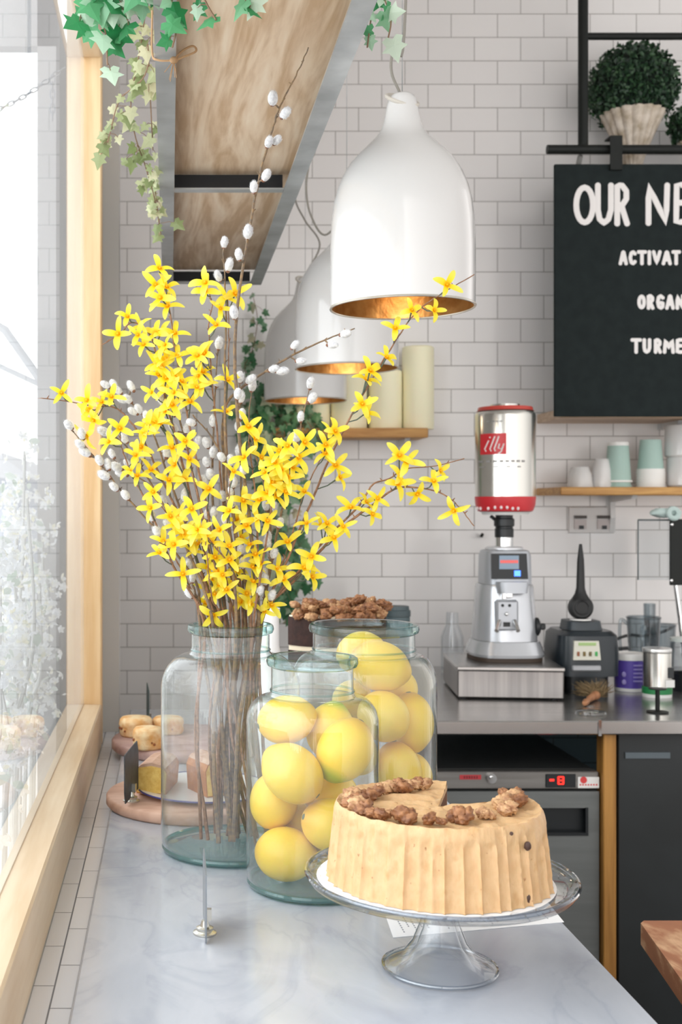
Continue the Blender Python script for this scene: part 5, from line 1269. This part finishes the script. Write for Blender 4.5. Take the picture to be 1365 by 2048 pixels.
def grow(brs, kind, blooms):
    paths = [path3d(px, D1, i+(0 if kind == 'w' else 50)) for i, (px, D1, l) in enumerate(brs)]
    assign = [[] for _ in brs]
    for (bx2, by2) in blooms:
        best = None
        for bi, pa in enumerate(paths):
            for k in range(15, len(pa)):
                q = proj(pa[k]); d = (q[0]-bx2)**2+(q[1]-by2)**2
                if k == len(pa)-1: d *= .9
                if best is None or d < best[0]: best = (d, bi, k)
        assign[best[1]].append((bx2, by2, best[2]))
    for i, ((px, D1, lab), pa) in enumerate(zip(brs, paths)):
        random.seed(300+i+(0 if kind == 'w' else 40))
        if kind == 'w':
            root = thing('pussy_willow_branch', lab or 'pussy willow branch in the crowded middle of the bouquet', 'branch', pa[0], None if lab else 'inner pussy willow branches')
        else:
            root = thing('forsythia_branch', lab or 'yellow forsythia branch in the crowded middle of the bouquet', 'branch', pa[0], None if lab else 'inner forsythia branches')
        n = len(pa); m = MB(); r0 = rr(.0023, .0030) if kind == 'f' else rr(.003, .004)
        m.tube([p+Vector((rr(-1, 1), rr(-1, 1), 0))*.0007 for p in pa], [max(r0*(1-.78*k/(n-1)), .0008) for k in range(n)], 7)
        for k in range(16, n-1, 5):     # side buds
            d = Vector((rr(-1, 1), rr(-1, 1), .8)).normalized(); m.tube([pa[k], pa[k]+d*.006], [.0014, .0005], 5)
        ends = []
        for (bx2, by2, k) in assign[i]:
            b_ = pa[k]; D = b_.y-rr(.004, .018); p = P(bx2, by2, D)
            if kind == 'f':
                k2 = max(15, k-2); a = pa[k2]; v = p-a
                if v.length < .010: p = a+Vector((rr(-1, 1), -1, rr(0, 1))).normalized()*.012; v = p-a
                m.mat(1); m.tube([a, a.lerp(p, .5)+Vector((0, 0, -.003)), p-v.normalized()*.001], [.0009, .0010, .0014], 5); m.mat(0)
                fw = (v.normalized()*.9+Vector((rr(-.9, .9), -1.0, rr(-.5, .7)))).normalized()
                ends.append((p, fw))
            else:
                k2 = max(15, k-1); a = pa[k2]; tang = (pa[min(k+1, n-1)]-pa[k-1]).normalized()
                v = p-a
                if v.length > .012: m.tube([a, a.lerp(p, .6)+Vector((0, 0, -.002)), p], [.0014, .0012, .001], 5)
                side = (p-b_); side = side-tang*side.dot(tang); side = side.normalized() if side.length > 1e-4 else Vector((rr(-1, 1), -.5, 0)).normalized()
                ax_ = (tang*1.0+side*.55).normalized(); ends.append((p-ax_*.008, ax_))
        m.build('stem', [bark, bark_g] if kind == 'f' else [bark_w, bark_g], root)
        for p, d in ends:
            o = random.choice(fl_protos if kind == 'f' else ck_protos).copy(); COL.objects.link(o); o.parent = root
            o.location = p-ORG[root.name]
            o.rotation_euler = (d.to_track_quat('Z', 'Y').to_matrix() @ Matrix.Rotation(rr(0, 6.28), 3, 'Z')).to_euler()
            o.scale = (rr(.88, 1.2) if kind == 'f' else rr(.9, 1.15),)*3
grow(W_BR, 'w', CATKINS)
grow(F_BR, 'f', FLOWERS)

# ================================================================== IVY
IVY = [(0, -.15), (.22, -.32), (.5, -.18), (.36, .10), (.62, .30), (.30, .42), (0, .98), (-.30, .42), (-.62, .30), (-.36, .10), (-.5, -.18), (-.22, -.32)]
def ivy_leaf(mb, c, size, rot, curl):
    b0 = len(mb.v)
    mb.v.append(c+rot @ Vector((0, .15*size, .06*size)))
    for x, y in IVY: mb.v.append(c+rot @ Vector((x*size, y*size, -curl*size*(x*x*1.2+.25*max(y, 0)**2))))
    for i in range(len(IVY)): mb.face((b0, b0+1+i, b0+1+(i+1) % len(IVY)))
ivy_front = leafy('ivy_front', [(0, (40, 130, 74)), (.4, (96, 172, 118)), (.7, (168, 208, 176)), (1, (222, 234, 216))], .4)
ivy_pale = leafy('ivy_pale', [(0, (128, 142, 92)), (.5, (178, 188, 142)), (1, (216, 212, 178))], .45)
ivy_far = leafy('ivy_far', [(0, (60, 118, 78)), (.5, (112, 160, 120)), (.8, (170, 196, 168)), (1, (206, 196, 166))], .3)
vine_m = M('ivy_vine', (134, 106, 84), .7)
def ivy(label, strands, mat_, seed, org, stuff=None):
    random.seed(seed); t = thing('trailing_ivy', label, 'ivy', org); fm, vm = MB(), MB()
    for (pts, num, size, spread) in strands:
        pa = smoothpath([P(*p) for p in pts], 8)
        vm.tube(pa, .0012, 5)
        for i in range(num):
            u = rr(0, len(pa)-1.001); k = int(u); b_ = pa[k].lerp(pa[k+1], u-k)
            p = b_+Vector((random.gauss(0, spread), random.gauss(0, spread*.8), random.gauss(-.004, spread*.9)))
            s = size*rr(.7, 1.2)
            rt = Euler((R(90)+rr(-.7, .7), rr(-.6, .6), rr(-.9, .9))).to_matrix() @ Matrix.Rotation(rr(-1, 1)+math.pi, 3, 'Z')
            vm.tube([b_, b_.lerp(p, .6)+Vector((0, 0, .003)), p], .0006, 4)
            ivy_leaf(fm, p, s, rt, rr(.0, .5))
    vm.build('vine', vine_m, t); fm.build('foliage', mat_, t, False)
ivy('glossy green ivy hanging at the top left, in front of the window post', [
    ([(150, -60, 1.52), (185, -10, 1.5), (210, 60, 1.5), (215, 130, 1.49)], 14, .031, .011), ([(215, -60, 1.52), (245, -10, 1.5), (255, 40, 1.5)], 18, .034, .018), ([(180, -50, 1.5), (165, 10, 1.5), (160, 50, 1.5)], 7, .030, .012),
    ([(330, -60, 1.44), (345, 10, 1.44), (352, 60, 1.43), (345, 95, 1.43)], 6, .024, .006), ([(390, -60, 1.42), (410, 0, 1.42), (432, 40, 1.41)], 5, .022, .008), ([(490, -60, 1.4), (503, -10, 1.4), (507, 20, 1.4)], 5, .022, .006), ([(270, -60, 1.5), (290, -20, 1.5), (310, 10, 1.5)], 6, .028, .012)], ivy_front, 31, P(250, -60, 1.52))
ivy('pale thin ivy strands trailing down left of the hanging shelf', [
    ([(292, 20, 2.0), (280, 100, 2.05), (262, 200, 2.1), (270, 270, 2.15), (290, 330, 2.2), (310, 400, 2.3), (322, 470, 2.35)], 46, .023, .014),
    ([(305, 60, 2.0), (290, 150, 2.05), (240, 200, 2.1), (222, 260, 2.1), (216, 285, 2.1)], 16, .022, .010),
    ([(300, 350, 2.3), (312, 390, 2.32), (318, 440, 2.36)], 16, .018, .010), ([(296, 90, 2.0), (300, 180, 2.1), (304, 260, 2.15), (306, 300, 2.2)], 12, .020, .010)], ivy_pale, 32, P(292, 20, 2.0))
ivy('variegated ivy sprig hanging beside the nearest lamp cable', [([(735, -50, 1.7), (765, -10, 1.7), (782, 40, 1.7), (775, 85, 1.7)], 7, .026, .005), ([(752, -40, 1.7), (742, 40, 1.7), (735, 95, 1.7)], 3, .022, .003)], ivy_front, 33, P(735, -50, 1.7))
ivy('bushy ivy spilling from the candle shelf down behind the bouquet', [
    ([(505, 585, 3.85), (515, 640, 3.85), (505, 700, 3.85), (490, 740, 3.85), (520, 800, 3.85)], 34, .026, .012),
    ([(560, 800, 3.86), (540, 830, 3.78), (530, 900, 3.77), (540, 1000, 3.77), (560, 1100, 3.77), (570, 1200, 3.77)], 120, .036, .034),
    ([(590, 830, 3.85), (570, 860, 3.78), (560, 950, 3.77), (575, 1050, 3.77), (585, 1150, 3.77), (575, 1240, 3.77)], 120, .034, .032),
    ([(500, 800, 3.85), (515, 850, 3.78), (520, 920, 3.77), (530, 1000, 3.77)], 60, .038, .03), ([(600, 820, 3.85), (620, 850, 3.78), (640, 880, 3.77)], 34, .034, .024), ([(520, 790, 3.85), (560, 790, 3.85), (610, 810, 3.85)], 70, .038, .03),
    ([(610, 860, 3.77), (605, 930, 3.77), (612, 985, 3.77)], 12, .024, .012)], ivy_far, 34, P(560, 830, 3.87))

# ---- chain across the glass
cm = MB(); A_, B_ = P(-45, 236, 2.55), P(130, 134, 2.70)
nlk = 15; L_ = (B_-A_); ud = L_.normalized(); s1 = ud.cross(Vector((0, 1, 0))).normalized(); s2 = Vector((0, 1, 0))
for i in range(nlk):
    u = (i+.5)/nlk; c = A_+L_*u-Vector((0, 0, .012*math.sin(math.pi*u))); hl = L_.length/nlk*.66; w_ = .0048; sd = s1 if i % 2 else (s2*.8+s1*.45)
    cm.tube([c+ud*(hl*math.cos(a))+sd*(w_*math.sin(a)) for a in [2*math.pi*k/12 for k in range(13)]], .0014, 5, cap=False)
for i in range(6):
    c = P(105, 160, 2.68); c.z -= i*.016; sd = Vector((0, 1, 0)) if i % 2 else Vector((1, 0, 0))
    cm.tube([c+Vector((0, 0, .012*math.cos(a)))+sd*(.0055*math.sin(a)) for a in [2*math.pi*k/12 for k in range(13)]], .0013, 5, cap=False)
tag(cm.build('window_chain', M('chain_steel', (130, 138, 150), .4, .6), org=B_), 'thin steel chain slung across the bright view outside, near the top of the window', 'chain')

# ================================================================== LIGHT
wd = bpy.data.worlds.new('sky'); sc.world = wd; wd.use_nodes = True
nt = wd.node_tree; nt.nodes.clear()
out = nt.nodes.new('ShaderNodeOutputWorld'); bg = nt.nodes.new('ShaderNodeBackground')
tc = nt.nodes.new('ShaderNodeTexCoord'); sp = nt.nodes.new('ShaderNodeSeparateXYZ'); nt.links.new(tc.outputs['Generated'], sp.inputs[0])
def mrange(sock, a, b_, c, d):
    m = nt.nodes.new('ShaderNodeMapRange'); m.interpolation_type = 'SMOOTHSTEP'
    for k, v_ in (('From Min', a), ('From Max', b_), ('To Min', c), ('To Max', d)): m.inputs[k].default_value = v_
    nt.links.new(sock, m.inputs['Value']); return m.outputs[0]
def madd(x, y, op='ADD'):
    m = nt.nodes.new('ShaderNodeMath'); m.operation = op; nt.links.new(x, m.inputs[0]); nt.links.new(y, m.inputs[1]); return m.outputs[0]
left = mrange(sp.outputs[0], .25, -.6, 0, 2.5)          # street side: bright open sky
fwd = mrange(sp.outputs[1], .1, .6, 0, 2.6)             # down the street
back = mrange(sp.outputs[1], .2, -.7, 1.1, 2.25)        # base glow, with extra added behind the camera to brighten the wall
st_ = madd(madd(madd(left, fwd, 'MAXIMUM'), back), mrange(sp.outputs[0], -.2, .8, 1.0, .62), 'MULTIPLY')
cr_ = ramp(nt, mrange(sp.outputs[0], .2, -.6, 0, 1), [(0, (1, .97, .945, 1)), (1, (.985, .99, 1, 1))])
nt.links.new(cr_, bg.inputs['Color']); nt.links.new(st_, bg.inputs['Strength']); nt.links.new(bg.outputs[0], out.inputs[0])
sl = bpy.data.lights.new('sun', 'SUN'); sl.energy = .5; sl.angle = R(40); sl.color = (1, .98, .95)
so = bpy.data.objects.new('sun', sl); COL.objects.link(so); so.rotation_euler = Vector((.83, .12, -.5)).to_track_quat('-Z', 'Y').to_euler()

# ================================================================== CAMERA
cam = bpy.data.cameras.new('camera'); co = bpy.data.objects.new('camera', cam); COL.objects.link(co)
co.location = (0, 0, CZ); co.rotation_euler = (R(90), 0, 0)
cam.sensor_width = cam.sensor_height = 36; cam.sensor_fit = 'AUTO'; cam.lens = FPX/2048*36
cam.shift_x = (682.5-PX0)/2048; cam.shift_y = -(1024-PY0)/2048
cam.clip_start = .05; cam.clip_end = 100
cam.dof.use_dof = True; cam.dof.focus_distance = 1.62; cam.dof.aperture_fstop = 9
sc.camera = co
try:
    sc.view_settings.view_transform = 'Standard'; sc.view_settings.look = 'None'; sc.view_settings.exposure = 0.0; sc.view_settings.gamma = 1.0
except Exception: pass
cy = sc.cycles
cy.max_bounces = 9; cy.use_adaptive_sampling = True; cy.adaptive_threshold = .02; cy.diffuse_bounces = 4; cy.glossy_bounces = 5; cy.transmission_bounces = 6; cy.transparent_max_bounces = 28
cy.use_denoising = True; cy.sample_clamp_indirect = 6; cy.caustics_reflective = False; cy.caustics_refractive = False
